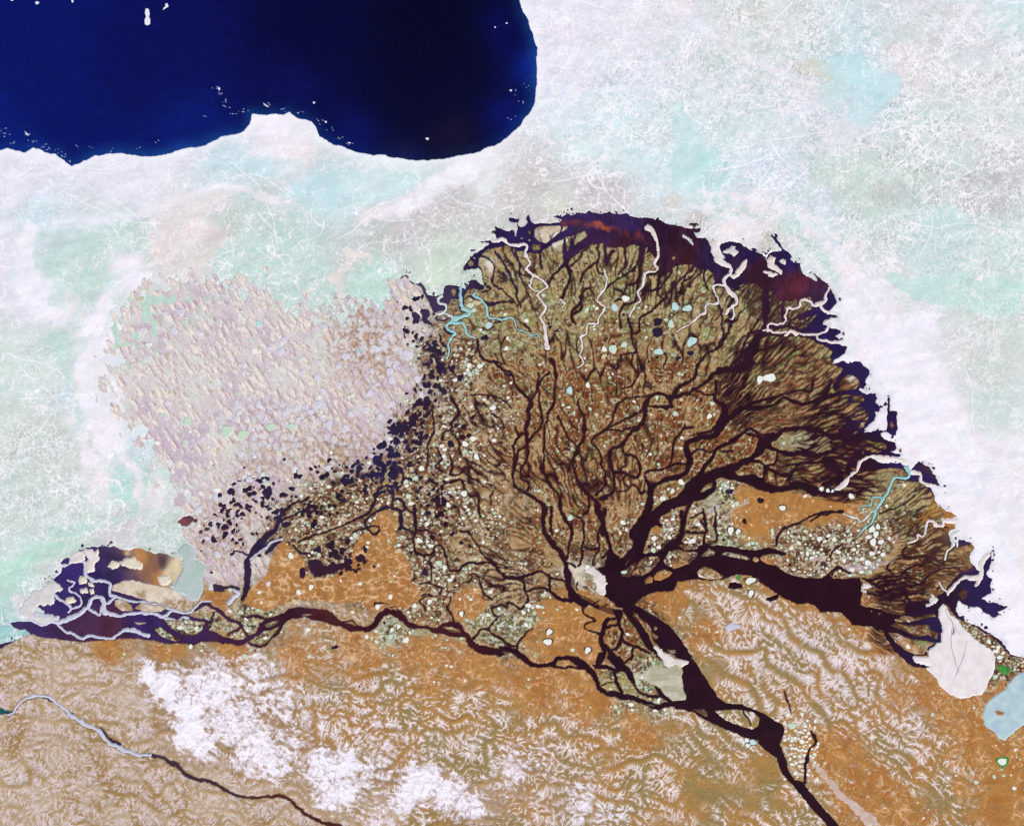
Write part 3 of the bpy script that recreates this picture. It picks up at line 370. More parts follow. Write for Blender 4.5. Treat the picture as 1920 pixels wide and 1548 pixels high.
FLOES = [
 ('tall two-lobed white ice floe drifting in the open sea', 'A0', '818,52 828,48 838,55 842,80 838,95 845,110 845,135 830,144 815,138 813,112 822,95 815,75'),
 ('hooked white ice floe right of the two-lobed floe', 'A0', '930,22 942,20 948,38 935,45 915,58 922,44 930,38'),
 ('small white ice floe at the top edge left of the two-lobed floe', 'A0', '398,-8 412,-8 413,14 405,16'),
 ('round white ice floe near the upper left corner', 'A0', '198,12 212,8 222,16 212,25 200,24'),
 ('flat white ice floe cut by the top left edge', 'A0', '55,-8 78,-8 76,4 62,6'),
 ('white ice crumb off the flat-topped white headland', 'A0', '1480,578 1500,592 1515,603 1500,600 1485,590'),
 ('bright speck of ice east of the flat-topped headland', 'A0', '1826,680 1838,682 1838,692 1828,690'),
 ('lone ice speck above the slope east of the headland', 'A0', '1760,572 1772,573 1770,584 1761,583'),
 ('bright ice chip in the left ice swarm off the western edge', 'A0', '138,740 152,748 164,764 150,760'),
 ('square ice speck in the open sea far above the western ice edge', 'A0', '1225,492 1238,494 1238,508 1228,506'),
 ('twin ice speck low in the round bay of the open sea', 'A1', '472,776 490,774 492,786 480,788'),
 ('ice speck near the eastern curve of the open sea', 'A1', '946,504 960,505 958,514 948,513'),
 ('highest ice speck near the eastern curve of the open sea', 'A1', '924,128 936,128 934,135 925,134'),
 ('tiny ice speck left of the highest one in the eastern sea', 'A1', '860,150 870,152 867,158 861,157'),
 ('slim ice speck by the western curve of the round bay', 'A1', '36,800 54,802 52,807 38,806'),
]
# ------------------------------------------------------------------ level fields
sea = sdf_poly(SEA, X+0.6*wob[0]+0.7*fine[0], Y+0.6*wob[1]+0.7*fine[1], band=30)
thaw = sdf_poly(THAW, Xs, Ys, band=14)
jag = 3.2*fbm(X, Y, 9, 3, 301)
LW = sdf_poly(LAND, Xs, Ys, band=50)
mauve_edge = np.clip((760-X)/40, 0, 1)*np.clip((1000-Y)/40, 0, 1)          # scalloped shore of the pink plain
xr, yr = rot(X, Y, 62)
far_e = np.clip(1-np.abs(LW)/50, 0, 1)
fing = fbm(xr, yr*2.3, 26, 2, 401)+.35*fbm(X*1.6, Y, 12, 2, 403)
LW = np.clip(LW+mauve_edge*(30*fing*np.minimum(far_e*1.4, 1)+1.5), -14, 14)
Wf = np.full(X.shape, -20, np.float32)                                  # >0 : river water
for iw, wp in enumerate(WATER_POLY):
    if iw < 11: Wf = np.maximum(Wf, sdf_poly(wp, Xs, Ys, band=14))
    else:
        q_ = [p_+(1.,) for p_ in wp]; q_ = smooth(q_+q_[:2], 3)[:-3, :2]
        Wf = np.maximum(Wf, sdf_poly(q_, X+1.2*wob[0]+1.3*fine[0], Y+1.2*wob[1]+1.3*fine[1], band=14)+1.6*fbm(X, Y, 8, 2, 331))
for p in PATCH:
    if p[0] in ('frozen_bay', 'frozen_lake'): Wf = np.maximum(Wf, sdf_poly(p[3], Xs, Ys, band=14)-0.5)
ISLF = np.full(X.shape, -20, np.float32); ISLAB = np.full(X.shape, -1, np.int32)
for k, ip in enumerate(ISLANDS):
    f = sdf_poly(ip, X+0.4*fine[0]+0.3*wob[0], Y+0.4*fine[1]+0.3*wob[1], band=14)
    m = f > ISLF; ISLF = np.where(m, f, ISLF); ISLAB = np.where(m & (f > -1.9), k, ISLAB)
CHF = np.full(X.shape, -20, np.float32)
for ln in CH: add_line(CHF, [(a_, b_, w_+.3 if w_ < 3 else (w_*.86+.4 if w_ < 13 else w_*.97)) for a_, b_, w_ in ln], Xc, Yc)
RI = []
for lab, fr, s, c in RIVER_ICE:
    P = nums(fr, s, 3); RI.append((lab, P, c))
    P = [(a_, b_, w_*(.62 if c == 'cyan' else .68)) for a_, b_, w_ in P]; RI[-1] = (lab, P, c); add_line(CHF, P, Xc, Yc, grow=(0.7 if c in ('cyan', 'white') else 0.3))
# braided channels of the eastern and northern fans (stretched cells round the apex)
def fan(ax, ay, cell, length, seed, wmin, wmax, wr=9, warp=1.0):
    dx, dy = X-ax+warp*5*fbm(X, Y, 40, 2, seed+5), Y-ay+warp*5*fbm(X, Y, 40, 2, seed+9)
    dx = dx+warp*1.3*fbm(X, Y, wr, 2, seed+15); dy = dy+warp*1.3*fbm(X, Y, wr, 2, seed+19)
    r = np.hypot(dx, dy); th = np.arctan2(dy, dx)
    u = th*360/cell; v = r/length+0.37*vnoise(u*0.7, r/200, seed+3)
    F1, F2, ID = worley(u, v, seed)
    wv = wmin+(wmax-wmin)*np.clip(0.5+0.9*fbm(X, Y, 55, 2, seed+31), 0, 1)
    return wv-(F2-F1)*cell*0.55*np.clip(r/360, .35, 1.3)
def blob(x, y, r, sx=1.0): return np.exp(-(((X-x)/(r*sx))**2+((Y-y)/r)**2)).astype(np.float32)
east = np.clip(1.1*blob(1540, 690, 85, 1.2)+blob(1560, 740, 95, 1.1)+blob(1480, 690, 80, 1.2)+blob(1590, 840, 85)*1.1+blob(1550, 870, 60, 1.3)+blob(1610, 640, 50, 1.2)+0.55*blob(1420, 760, 55, 1.4)-0.75*blob(1500, 826, 34, 1.7)-0.6*blob(1510, 985, 60, 1.6), 0, 1)
dark_e = np.clip(blob(1620, 700, 48)+blob(1585, 870, 60, .9)+blob(1590, 650, 30)+blob(1620, 780, 30), 0, 1)
f1 = fan(1200, 905, 8.0, 52, 611, -0.55, 0.75, 11, 1.15)+.8*dark_e
CHF = np.maximum(CHF, np.where(east > 0.25, f1-5*(0.5-np.minimum(east, .5)), -20))
north = np.clip(blob(1010, 500, 70, 1.4)+blob(1150, 500, 60, 1.6)+blob(1300, 540, 55, 1.3)+blob(1380, 560, 50, 1.2)+blob(1430, 560, 40), 0, 1)
f2 = fan(1170, 900, 14, 110, 633, -0.7, 0.5, 14, 1.3)
CHF = np.maximum(CHF, np.where(north > 0.35, f2-6*(0.6-np.minimum(north, .6)), -20))
nn = np.clip(blob(1425, 560, 38)+blob(1460, 570, 35, .8)+blob(1500, 585, 35), 0, 1)
f3 = fan(1300, 800, 6.0, 46, 655, -0.45, 0.5)
CHF = np.maximum(CHF, np.where(nn > 0.4, f3-4*(0.6-np.minimum(nn, .6)), -20))
se = np.clip(blob(1730, 960, 65)+blob(1770, 1090, 60)+blob(1700, 1100, 55, 1.3)+blob(1680, 1190, 40, 1.3), 0, 1)
f4 = fan(1500, 1090, 11, 60, 677, -0.7, 0.55, 11, 1.2)
CHF = np.maximum(CHF, np.where(se > 0.35, f4-6*(0.6-np.minimum(se, .6)), -20))
inn = np.clip(blob(1150, 760, 150, 1.1)+blob(1040, 900, 110)+blob(1260, 720, 90)+blob(1130, 620, 110, 1.4)+blob(940, 1060, 70, 1.5)+.8*blob(930, 820, 90), 0, 1)
f5 = fan(1150, 1090, 21, 78, 701, -1.5, 0.55, 10, 1.5)
rh_ = np.hypot(X-1150, Y-1085); f5 = f5-1.6*np.clip((190-rh_)/70, 0, 1)-1.2*blob(1020, 1010, 70)
CHF = np.maximum(CHF, np.where(inn > .3, f5-3*(0.5-np.minimum(inn, .5)), -20))
beltm = np.clip(blob(780, 620, 26, .8)+blob(815, 680, 34, .6)+blob(800, 750, 40, .8)+blob(760, 820, 34)+blob(730, 880, 34, 1.2)+.8*blob(650, 900, 26, 1.8)+.75*blob(480, 930, 40, 1.5)+.7*blob(420, 990, 44, 1)+.7*blob(820, 930, 36)+1.1*blob(650, 1045, 26, 1.7)+.7*blob(590, 960, 26, 1.8)+.5*blob(870, 800, 30)+.45*blob(840, 1000, 40), 0, 1)
beltm = np.clip(beltm*1.25, 0, 1)
q1, _, qi = worley((X+1.6*wob[0]+1.2*fine[0])/11.5, (Y+1.6*wob[1]+1.2*fine[1])/12.5, 741)
beltw = np.where(qi < beltm*1.0-.12, (.20+.27*((qi*37.7) % 1)-q1)*12, -20)
bn = fbm(X, Y*1.15, 14, 2, 743); beltw = np.maximum(beltw, (bn-(1.25-.72*beltm))*11)
Wf = np.maximum(Wf, np.where(beltm > .12, beltw, -20))
east_isles = sdf_poly(poly(('f', '1100,600 1340,630 1340,690 1260,700 1100,690')), X, Y, 14)
Wf = np.maximum(Wf, CHF)
# little creeks all over the inner delta
u = (X+9*fbm(X, Y, 30, 2, 711))/26; v = (Y+9*fbm(X, Y, 30, 2, 713))/30
cF1, cF2, cID = worley(u, v, 715)
creek = (cF2-cF1)*14
inner = np.clip(blob(1150, 720, 210, 1.2)+blob(1300, 800, 150)+blob(1020, 900, 200, .9)+blob(1080, 560, 120, 1.6)+blob(900, 1100, 120, 1.3)+blob(1400, 1000, 90, 1.3), 0, 1)
cw = 0.7+0.9*fbm(X, Y, 40, 2, 717)
L = np.minimum(LW, -np.where(Wf > -20, Wf, -14))
L = np.maximum(L, ISLF)
L = np.where(ISLAB >= 0, np.minimum(L, 14), L)
for ln in lines('j', '1120,500,8 1160,560,8 1175,600,6') + lines('h', '705,490,8 800,475,10 880,440,8 ; 640,560,7 720,560,9 700,500,8 ; 150,600,10 150,660,14 170,700,12 ; 290,830,10 350,800,10'):
    t_ = np.full(X.shape, -20, np.float32); add_line(t_, ln, Xc, Yc); L = np.minimum(L, -t_)
Ice = np.minimum(-sea, -thaw+jag*np.clip(1-np.abs(-thaw)/12, 0, 1)*0.55)
# crumbs of open water along the ragged inner ice edge
crumb = fbm(X, Y, 7, 2, 811)
Ice = np.where((thaw > -9) & (thaw < 0) & (crumb > 0.85), -1.5, Ice)
L = np.where(sea > -8, -5, L)
print('fields done')

# ------------------------------------------------------------------ colour helpers
def mixc(a, b, t): t = t[..., None]; return a*(1-t)+b*t
def const(c): return np.broadcast_to(srgb(c).astype(np.float32), X.shape+(3,))
def rbf(points, p=2.0, warp=18.0, seed=900):
    """blend of sRGB control points; returns linear colour"""
    xw = X+warp*fbm(X, Y, 60, 3, seed); yw = Y+warp*fbm(X, Y, 60, 3, seed+7)
    A = np.zeros(X.shape+(3,), np.float32); Wt = np.full(X.shape, 1e-9, np.float32)
    for (x, y, r, c) in points:
        w = 1.0/(((xw-x)**2+(yw-y)**2)/(r*r)+0.12)**p
        A += w[..., None]*srgb(c).astype(np.float32); Wt += w
    return A/Wt[..., None]

# ------------------------------------------------------------------ ice cover
WHT, LAV, CYA, MIN, BEI, GRY, PNK = (242, 233, 245), (229, 223, 237), (193, 220, 226), (188, 217, 206), (214, 216, 208), (198, 192, 194), (238, 226, 226)
ICEP = [(60, 320, 45, LAV), (250, 320, 60, LAV), (500, 245, 50, WHT), (560, 290, 35, PNK), (430, 320, 40, CYA), (470, 310, 26, CYA), (620, 370, 60, CYA), (70, 400, 40, CYA), (30, 350, 30, LAV),
 (50, 460, 40, LAV), (40, 560, 40, LAV), (110, 580, 30, LAV), (100, 520, 26, MIN), (160, 520, 40, MIN), (240, 430, 45, MIN), (330, 450, 38, (230, 214, 212)), (360, 430, 26, PNK), (420, 430, 30, (196, 206, 194)), (540, 460, 50, MIN), (700, 440, 55, (196, 200, 192)),
 (480, 400, 40, (190, 212, 200)), (600, 520, 50, MIN), (700, 540, 40, (184, 222, 206)), (640, 500, 22, (206, 196, 194)), (470, 500, 40, MIN), (840, 400, 55, (200, 194, 190)), (760, 430, 45, (198, 192, 192)), (990, 370, 60, (204, 198, 193)), (1120, 360, 55, (202, 192, 192)), (1060, 390, 26, (210, 216, 190)),
 (870, 490, 50, (198, 216, 194)), (820, 520, 40, (204, 222, 198)), (120, 620, 35, MIN), (180, 640, 24, WHT), (165, 720, 30, WHT), (190, 800, 34, WHT), (180, 840, 24, WHT), (230, 500, 26, WHT), (40, 700, 50, (206, 224, 212)), (90, 850, 60, (204, 212, 200)), (60, 950, 55, (200, 216, 206)),
 (230, 920, 34, (176, 222, 212)), (250, 850, 22, CYA), (130, 760, 20, CYA), (190, 910, 26, PNK), (280, 930, 20, PNK), (130, 1000, 30, (190, 222, 204)), (30, 1080, 40, (180, 222, 206)), (90, 1060, 26, (206, 214, 206)), (220, 1000, 30, (208, 204, 204)), (320, 1000, 28, (190, 210, 198)), (350, 1080, 24, (180, 194, 196)),
 (20, 1170, 24, (140, 200, 196)), (50, 1120, 24, (214, 212, 216)), (1060, 100, 60, LAV), (1060, 200, 45, (222, 230, 243)), (1180, 60, 70, LAV), (1420, 50, 50, (214, 220, 212)), (1150, 220, 60, (210, 234, 240)), (1250, 300, 60, (206, 230, 234)), (1330, 320, 45, (184, 226, 226)), (1100, 290, 40, (212, 236, 238)),
 (1600, 140, 60, (190, 220, 226)), (1620, 190, 40, (188, 220, 224)), (1530, 130, 26, (208, 206, 190)), (1700, 120, 40, (224, 218, 216)), (1500, 180, 40, LAV), (1590, 250, 40, (232, 224, 238)), (1420, 220, 50, (206, 224, 226)), (1640, 360, 60, (196, 214, 202)), (1700, 370, 34, (190, 192, 188)), (1580, 320, 50, (206, 216, 208)),
 (1860, 350, 45, (196, 192, 196)), (1800, 90, 60, (220, 220, 224)), (1900, 20, 40, (204, 228, 232)), (1860, 200, 60, (216, 220, 218)), (1750, 250, 60, (208, 222, 214)), (1750, 480, 60, (192, 222, 218)), (1900, 480, 50, (200, 228, 222)), (1850, 560, 55, (206, 222, 212)), (1850, 660, 55, (208, 212, 204)), (1870, 760, 45, (204, 222, 214)),
 (1700, 640, 60, WHT), (1700, 760, 60, WHT), (1760, 850, 60, WHT), (1620, 560, 36, (240, 230, 238)), (1800, 960, 60, WHT), (1900, 900, 40, (238, 228, 234)), (1880, 1060, 50, (240, 232, 236)), (1600, 480, 26, (236, 228, 226)), (1500, 420, 26, PNK), (1560, 440, 20, (188, 218, 204)), (1430, 400, 26, (232, 222, 220)), (1480, 395, 24, (190, 226, 216)),
 (1380, 420, 26, PNK), (1440, 445, 16, (188, 180, 168)), (1330, 380, 24, (190, 226, 214)), (1300, 420, 20, (196, 188, 182)), (1250, 370, 24, (212, 208, 198)), (1700, 520, 40, (232, 226, 226)), (1450, 330, 50, (206, 222, 234)), (1540, 400, 34, (206, 224, 234)), (760, 330, 40, (216, 234, 236)), (900, 320, 40, (230, 232, 232)), (700, 330, 30, (226, 232, 238)), (800, 350, 30, (206, 226, 216)),
 (1860, 1180, 40, WHT), (1790, 1140, 20, WHT), (1650, 840, 20, (236, 230, 224)), (1800, 640, 40, (226, 220, 228)), (970, 30, 40, LAV)]
icec = rbf(ICEP, 1.8, 22, 901)
# white bands (pressure ridges)
def line_field(fr, s, warp=1.0):
    F = np.full(X.shape, -40, np.float32)
    for ln in lines(fr, s): add_line(F, ln, X+warp*2.5*wob[0], Y+warp*2.5*wob[1], band=14)
    return F
bands = line_field('P', '''60,430,24 50,480,40 60,540,60 110,580,40 140,560,20 120,540,14 ; 250,510,14 210,530,20 190,590,24 165,640,26 160,700,34 170,760,44 190,800,60 200,830,60 ; 200,830,40 240,870,14 270,920,8 ; 680,410,8 740,395,20 790,370,30 850,330,34 920,300,30 ; 560,400,0.5 480,360,8 420,350,12 340,370,12 230,410,12 160,410,14 100,430,16
; 1590,560,30 1640,620,70 1700,700,110 1770,850,90 1800,960,100 1860,1080,100 ; 1520,430,8 1570,470,14 1600,520,24 1680,600,20 1740,660,14 1790,760,12 1830,860,10 ; 1280,20,12 1400,110,6 1500,150,8 1560,180,10 1620,240,12 ; 1400,420,10 1350,400,7 1290,385,6 ; 1310,360,6 1440,380,8 1530,410,8 1570,450,6 ; 1830,0,5 1790,60,5''')
icec = mixc(icec, const((243, 236, 248)), sstep(-9, 5, bands+3*fbm(X, Y, 12, 2, 905))*0.85)
gb = line_field('P', '''1340,395,8 1400,400,9 1460,415,12 1500,440,14 1540,480,14 1570,520,10 ; 260,860,6 275,890,10 270,930,9 ; 130,700,5 145,760,9 165,820,8 180,850,6 ; 30,1040,10 100,1000,12 180,985,12 250,960,10 ; 160,560,12 190,520,10''')
icec = mixc(icec, const((178, 216, 202)), sstep(-5, 3, gb)*0.7)
# fine crack network and mottles
mott = np.clip(blob(1450, 60, 130, 1.4)+blob(1800, 150, 190)+blob(1650, 350, 170, 1.6)+blob(1880, 600, 120, .8)+.7*blob(1200, 200, 140, 1.3)+.8*blob(80, 880, 110)+.5*blob(340, 450, 50)+.12, 0, 1)*(1-0.9*blob(1620, 170, 48))*(1-.9*blob(1320, 320, 36, .8))
def ridge(sc, o, seed, lo, ang=0, ax=1.0):
    a_, b_ = rot(X, Y, ang) if ang else (X, Y)
    return np.clip(((1-np.abs(fbm(a_, b_*ax, sc, o, seed)))-lo)/(1-lo), 0, 1)
gate = np.clip(.5+1.4*fbm(X, Y, 38, 3, 919), 0, 1)
fine_w = ridge(6.5, 2, 921, .80)*.75+ridge(11, 3, 922, .88)*.75+ridge(22, 3, 923, .93)*.7
long_w = ridge(70, 4, 931, .975, 25, 3)+ridge(60, 4, 935, .975, -50, 3)+ridge(95, 4, 937, .978)+ridge(80, 4, 938, .98, 80, 2.5)
n3 = fbm(X, Y, 3.6, 2, 925)
icec = icec*(1-(mott*(.02+.14*np.clip(fbm(X, Y, 13, 3, 941)+.2, 0, 1)+.26*np.clip(fbm(X, Y, 4.5, 2, 943), 0, 1)*gate))[..., None]*np.array([1.0, .85, .95], np.float32))
icec = icec*(1-0.07*np.clip(-n3, 0, 1)[..., None])
lum_ = icec.mean(2, keepdims=True); icec = lum_+(icec-lum_)*.82
long_w = long_w+ridge(45, 3, 939, .975, 10, 2)+ridge(130, 3, 940, .985, -20, 2)
crk = np.clip(1.7*fine_w*(.08+.92*mott)*(.4+.6*gate)+.95*long_w, 0, 1)
icec = mixc(icec, const((250, 242, 246)), np.clip(crk*1.1, 0, 1))
rl = random.Random(77); LC = np.full(X.shape, -20, np.float32)
for k_ in range(84):
    zx, zy = (rl.uniform(1020, 1920), rl.uniform(0, 420)) if k_ < 48 else ((rl.uniform(0, 260), rl.uniform(620, 1000)) if k_ < 58 else ((rl.uniform(1700, 1920), rl.uniform(400, 1000)) if k_ < 72 else (rl.uniform(0, 800), rl.uniform(300, 480))))
    an = rl.choice([.35, .35, -.6, 1.2, .1, 2.4])+rl.gauss(0, .25); n_ = rl.randint(5, 16); pl_ = []
    for q_ in range(n_):
        pl_.append((zx, zy, rl.uniform(.9, 1.9) if 0 < q_ < n_-1 else .4)); zx += 14*math.cos(an); zy += 14*math.sin(an); an += rl.gauss(0, .16)
    add_line(LC, pl_, X+.5*wob[0]+.5*fine[0], Y+.5*wob[1]+.5*fine[1], band=3)
lineamt = np.clip(.65+LC, 0, 1); icec = mixc(icec, const((250, 243, 246)), lineamt*.9)
icec = mixc(icec, const((188, 214, 210)), np.clip(1-np.abs(LC+2.2)/1.2, 0, 1)*.25)
def iset(fr, s, c, k=.7, soft=2.5):
    global icec
    m_ = sstep(-soft, soft, sdf_poly(nums(fr, s, 2), X+3*wob[0]+2*fine[0], Y+3*wob[1]+2*fine[1], 14))*k
    icec = mixc(icec, const(c), m_*(1-.5*np.clip(crk, 0, 1)))
iset('A2', '800,330 900,300 960,270 1010,330 1050,390 1200,420 1240,480 1180,560 1100,620 1060,740 1000,730 940,660 920,540 860,440 820,380', (188, 220, 224), .8)
iset('A2', '740,470 860,460 915,520 915,630 860,600 790,540', (190, 218, 218), .7)
iset('A2', '640,350 740,340 800,370 855,440 760,450 690,400', (206, 204, 186), .6)
iset('A2', '-80,560 0,600 60,690 110,790 180,850 190,960 120,1040 20,1080 -60,1060 -60,900 -20,760', (188, 222, 220), .75)
iset('A2', '720,860 900,880 1100,880 1320,960 1500,1000 1400,1060 1330,1110 1220,1220 1080,1220 900,1200 820,1080 720,1000', (192, 210, 198), .6)
iset('A2', '1100,1010 1250,1040 1330,1100 1220,1210 1100,1190 1060,1110', (186, 182, 182), .45)
iset('A2', '1700,980 1800,960 1910,1010 1850,1110 1900,1200 1750,1180 1690,1080', (190, 188, 188), .5)
iset('A2', '1130,1160 1350,1150 1640,1200 1600,1300 1480,1290 1300,1270 1180,1230', (196, 222, 218), .5)
iset('B2', '1120,0 1500,0 1920,20 1920,200 1750,230 1640,200 1500,190 1400,160 1280,120 1200,60', (188, 222, 214), .75)
iset('B2', '1480,180 1640,200 1780,240 1920,260 1920,700 1700,640 1580,500 1500,380 1440,280', (204, 210, 200), .45)
iset('A1', '0,960 160,950 420,960 380,1060 300,1130 140,1170 0,1200 -300,1180 -260,1040 -120,980', (192, 222, 222), .6)
iset('A0', '1340,850 1500,870 1700,920 1880,990 1900,1160 1720,1120 1560,1000 1440,960 1340,920', (190, 220, 224), .5)
iset('A0', '900,1260 1000,1240 1060,1260 1180,1260 1310,1310 1240,1380 1180,1440 1180,1520 1000,1520 880,1480 880,1380', (226, 212, 206), .6)
iset('P', '615,520 625,505 640,500 655,490 662,500 645,515 648,540 655,560 648,575 636,560 630,535', (224, 216, 210), .9, 1.5)
iset('P', '640,465 665,468 695,482 700,492 672,484 645,475', (232, 222, 214), .9, 1.5)
iset('P', '232,520 262,508 290,510 270,520 240,532 225,560 214,560', (240, 230, 242), .8, 2)
iset('A0', '930,1180 1050,1120 1180,1060 1350,1070 1300,1160 1150,1220 1000,1250 900,1230', (228, 216, 214), .5)
iset('A0', '240,1290 400,1260 520,1330 620,1340 560,1420 400,1440 300,1548 210,1500 200,1380', (180, 214, 204), .5)
iset('B0', '420,190 560,170 620,60 700,0 560,-20 420,-10 380,40 300,110 270,170 330,190 400,200', (184, 218, 206), .5)
iset('B0', '260,350 500,330 540,300 480,430 430,460 400,640 340,520', (186, 216, 204), .5)
iset('B0', '620,1000 720,1080 780,1180 740,1270 690,1230 720,1130 680,1060 620,1030', (176, 216, 206), .7)
iset('C0', '-20,120 60,60 180,-20 300,-60 420,-40 380,0 240,60 140,120 60,220 0,330 -40,330', (180, 218, 200), .6)
patch = sstep(.25, .32, fbm(X, Y, 34, 3, 947))*(.3+.7*mott)
icec = mixc(icec, const((196, 218, 214)), patch*.25)
uu, vv = rot(X, Y, -50)
u3, v3 = rot(X, Y, -12); icec = icec*(1+.07*fbm(u3, v3*4, 46, 3, 948)[..., None]*(1-.5*mott[..., None])); icec = mixc(icec, const((246, 240, 246)), np.clip(ridge(48, 3, 949, .93, -14, 4)*(1-mott), 0, 1)*.55)
vg = fbm(uu, vv*2.6, 40, 3, 951)
icec = icec*(1+0.05*vg[..., None])
lay = fbm(bands*.9+2*wob[0], (X+Y)*.12, 7, 2, 953); near = np.exp(-((bands+6)/14)**2)+.4*(bands > 0)
icec = mixc(icec, const((206, 220, 226)), np.clip(lay*1.2, 0, 1)*near*.35)
icec = mixc(icec, const((236, 218, 212)), np.clip(-lay*1.2-.1, 0, 1)*near*.35)
# pale edge next to the open sea
icec = mixc(icec, const((246, 242, 250)), np.clip(1-(-sea)/22, 0, 1)**1.3*0.6)
# dark melt ponds at the thaw edge
icec = mixc(icec, const((150, 150, 146)), 0.35*np.clip(1-(-thaw)/10, 0, 1)*np.clip(.4+fbm(X, Y, 14, 2, 961), 0, 1))

# ------------------------------------------------------------------ water colour
NV, MR, PU = (40, 26, 72), (36, 8, 26), (44, 22, 50)
WP_ = [(1150, 1080, 120, MR), (1350, 900, 120, (38, 10, 26)), (1500, 780, 60, (44, 14, 30)), (1590, 870, 50, (44, 14, 32)), (1560, 1130, 110, (38, 6, 22)), (1300, 1260, 90, (38, 8, 26)), (1480, 1440, 70, (38, 10, 26)), (1050, 1000, 120, (44, 16, 28)), (1000, 800, 120, (48, 18, 28)),
 (1200, 700, 100, (46, 20, 30)), (1150, 560, 60, (46, 24, 36)), (930, 470, 40, NV), (980, 430, 40, NV), (1060, 410, 30, (48, 32, 78)), (1110, 415, 22, (52, 34, 78)), (1120, 440, 20, (58, 30, 66)), (1170, 455, 22, (60, 26, 44)), (1085, 425, 16, (60, 40, 70)), (1180, 415, 26, (50, 32, 76)), (1230, 430, 30, (46, 20, 48)),
 (1290, 450, 34, (54, 24, 48)), (1290, 480, 24, (68, 28, 40)), (1340, 480, 30, (42, 26, 66)), (1370, 530, 34, (46, 26, 60)), (1420, 510, 34, (56, 24, 42)), (1410, 480, 20, NV), (1480, 480, 30, NV), (1500, 535, 26, (88, 36, 52)), (1530, 550, 24, (62, 34, 60)), (1560, 570, 20, NV), (1540, 590, 20, NV), (1560, 620, 24, NV), (1570, 660, 24, NV), (1620, 700, 30, NV),
 (1635, 740, 26, NV), (1630, 780, 24, NV), (1680, 800, 24, NV), (1715, 845, 26, NV), (1660, 840, 26, (40, 18, 44)), (1690, 870, 26, NV), (1750, 880, 20, (76, 46, 60)), (1740, 900, 24, NV), (1780, 965, 16, (186, 124, 60)), (1740, 965, 20, (150, 106, 50)), (1810, 1010, 20, NV), (1820, 1030, 16, (160, 110, 60)), (1850, 1070, 26, NV), (1840, 1120, 26, NV), (1780, 1130, 30, (40, 16, 40)),
 (1760, 1190, 30, NV), (1860, 1140, 26, NV), (1720, 1220, 30, (40, 18, 46)), (150, 1080, 34, (54, 40, 100)), (190, 1110, 34, (50, 34, 84)), (120, 1130, 26, (52, 40, 96)), (60, 1180, 26, (64, 44, 92)), (150, 1175, 40, (72, 42, 74)), (200, 1165, 30, (78, 40, 62)), (270, 1165, 30, (56, 36, 90)), (200, 1060, 26, (58, 44, 84)), (235, 1045, 20, (66, 48, 80)),
 (265, 1045, 16, (176, 126, 76)), (290, 1060, 16, (150, 104, 80)), (305, 1050, 14, (84, 60, 70)), (325, 1070, 22, (226, 206, 170)), (300, 1078, 14, (168, 112, 56)), (240, 1040, 10, (196, 170, 120)), (350, 1190, 40, (60, 34, 74)), (440, 1195, 50, (62, 30, 62)), (540, 1170, 60, (56, 22, 40)), (610, 1160, 40, (72, 30, 34)), (700, 1160, 50, (56, 16, 32)), (850, 1180, 60, (62, 20, 32)), (1000, 1240, 60, (44, 10, 28)),
 (470, 1080, 50, (50, 30, 58)), (500, 1000, 50, (46, 32, 62)), (700, 880, 60, (40, 32, 66)), (820, 680, 60, (48, 34, 60)), (830, 560, 40, (60, 46, 78)), (780, 540, 30, (64, 58, 84)), (640, 950, 60, (36, 24, 40)), (345, 975, 12, (120, 70, 70)), (350, 968, 8, (80, 54, 80)), (10, 1335, 12, (24, 90, 96)), (80, 1310, 30, (40, 36, 66)), (210, 1380, 40, (54, 40, 66)), (400, 1460, 60, (66, 44, 58)), (550, 1520, 60, (78, 36, 30)), (1520, 970, 40, (40, 14, 34))]
watc = rbf(WP_, 1.9, 6, 971)
sh = line_field('b', '20,190,20 150,190,24 300,200,30 380,212,40 480,235,30 600,265,34 700,300,30 760,340,16')
shn = fbm(X, Y*.35, 7, 3, 973)
watc = mixc(watc, const((116, 52, 44)), np.clip(sstep(-8, 5, sh)*(.5+.5*shn), 0, 1))
watc = mixc(watc, const((214, 108, 36)), np.clip(sstep(-5, 5, sh)*np.exp(-((X-1127)/13)**2)*(.8+.6*shn), 0, 1))
watc = watc*(1+0.30*(fbm(X, Y*.3, 5, 2, 977)*blob(1260, 450, 110, 1.6)+fbm(X, Y*.4, 5, 2, 978)*blob(1500, 530, 70))[..., None])
watc = watc*(1+0.25*fbm(X, Y, 20, 3, 975)[..., None])
seac = rbf([(0, 280, 120, (14, 38, 134)), (100, 200, 120, (12, 26, 116)), (60, 40, 140, (12, 26, 118)), (300, 100, 150, (12, 20, 100)), (350, 240, 90, (14, 34, 128)), (600, 60, 150, (8, 8, 66)), (560, 160, 80, (12, 20, 96)), (800, 60, 180, (5, 5, 44)), (800, 180, 120, (6, 6, 50)), (940, 60, 60, (8, 14, 90)), (990, 120, 40, (14, 40, 140)), (960, 220, 50, (12, 24, 112)), (660, 260, 60, (12, 24, 104)), (840, 250, 60, (26, 22, 54)), (760, 285, 40, (24, 26, 80)), (-2000, -2000, 900, (10, 16, 90))], 1.7, 8, 981)
rim = np.clip(1-sea/30, 0, 1)**2
rimw = np.clip(1-np.abs(X-300)/420, 0.12, 1)+0.8*blob(1000, 120, 110)
seac = mixc(seac, const((34, 96, 176)), np.clip(rim*rimw*0.75, 0, 1))
seac = seac*(1+0.10*fbm(X, Y*1.6, 26, 4, 985)[..., None]+0.10*fbm(X, Y, 3.5, 1, 987)[..., None])
seac = seac*(.66*np.array([.9, .9, 1.0], np.float32))
print('ice + water colours')
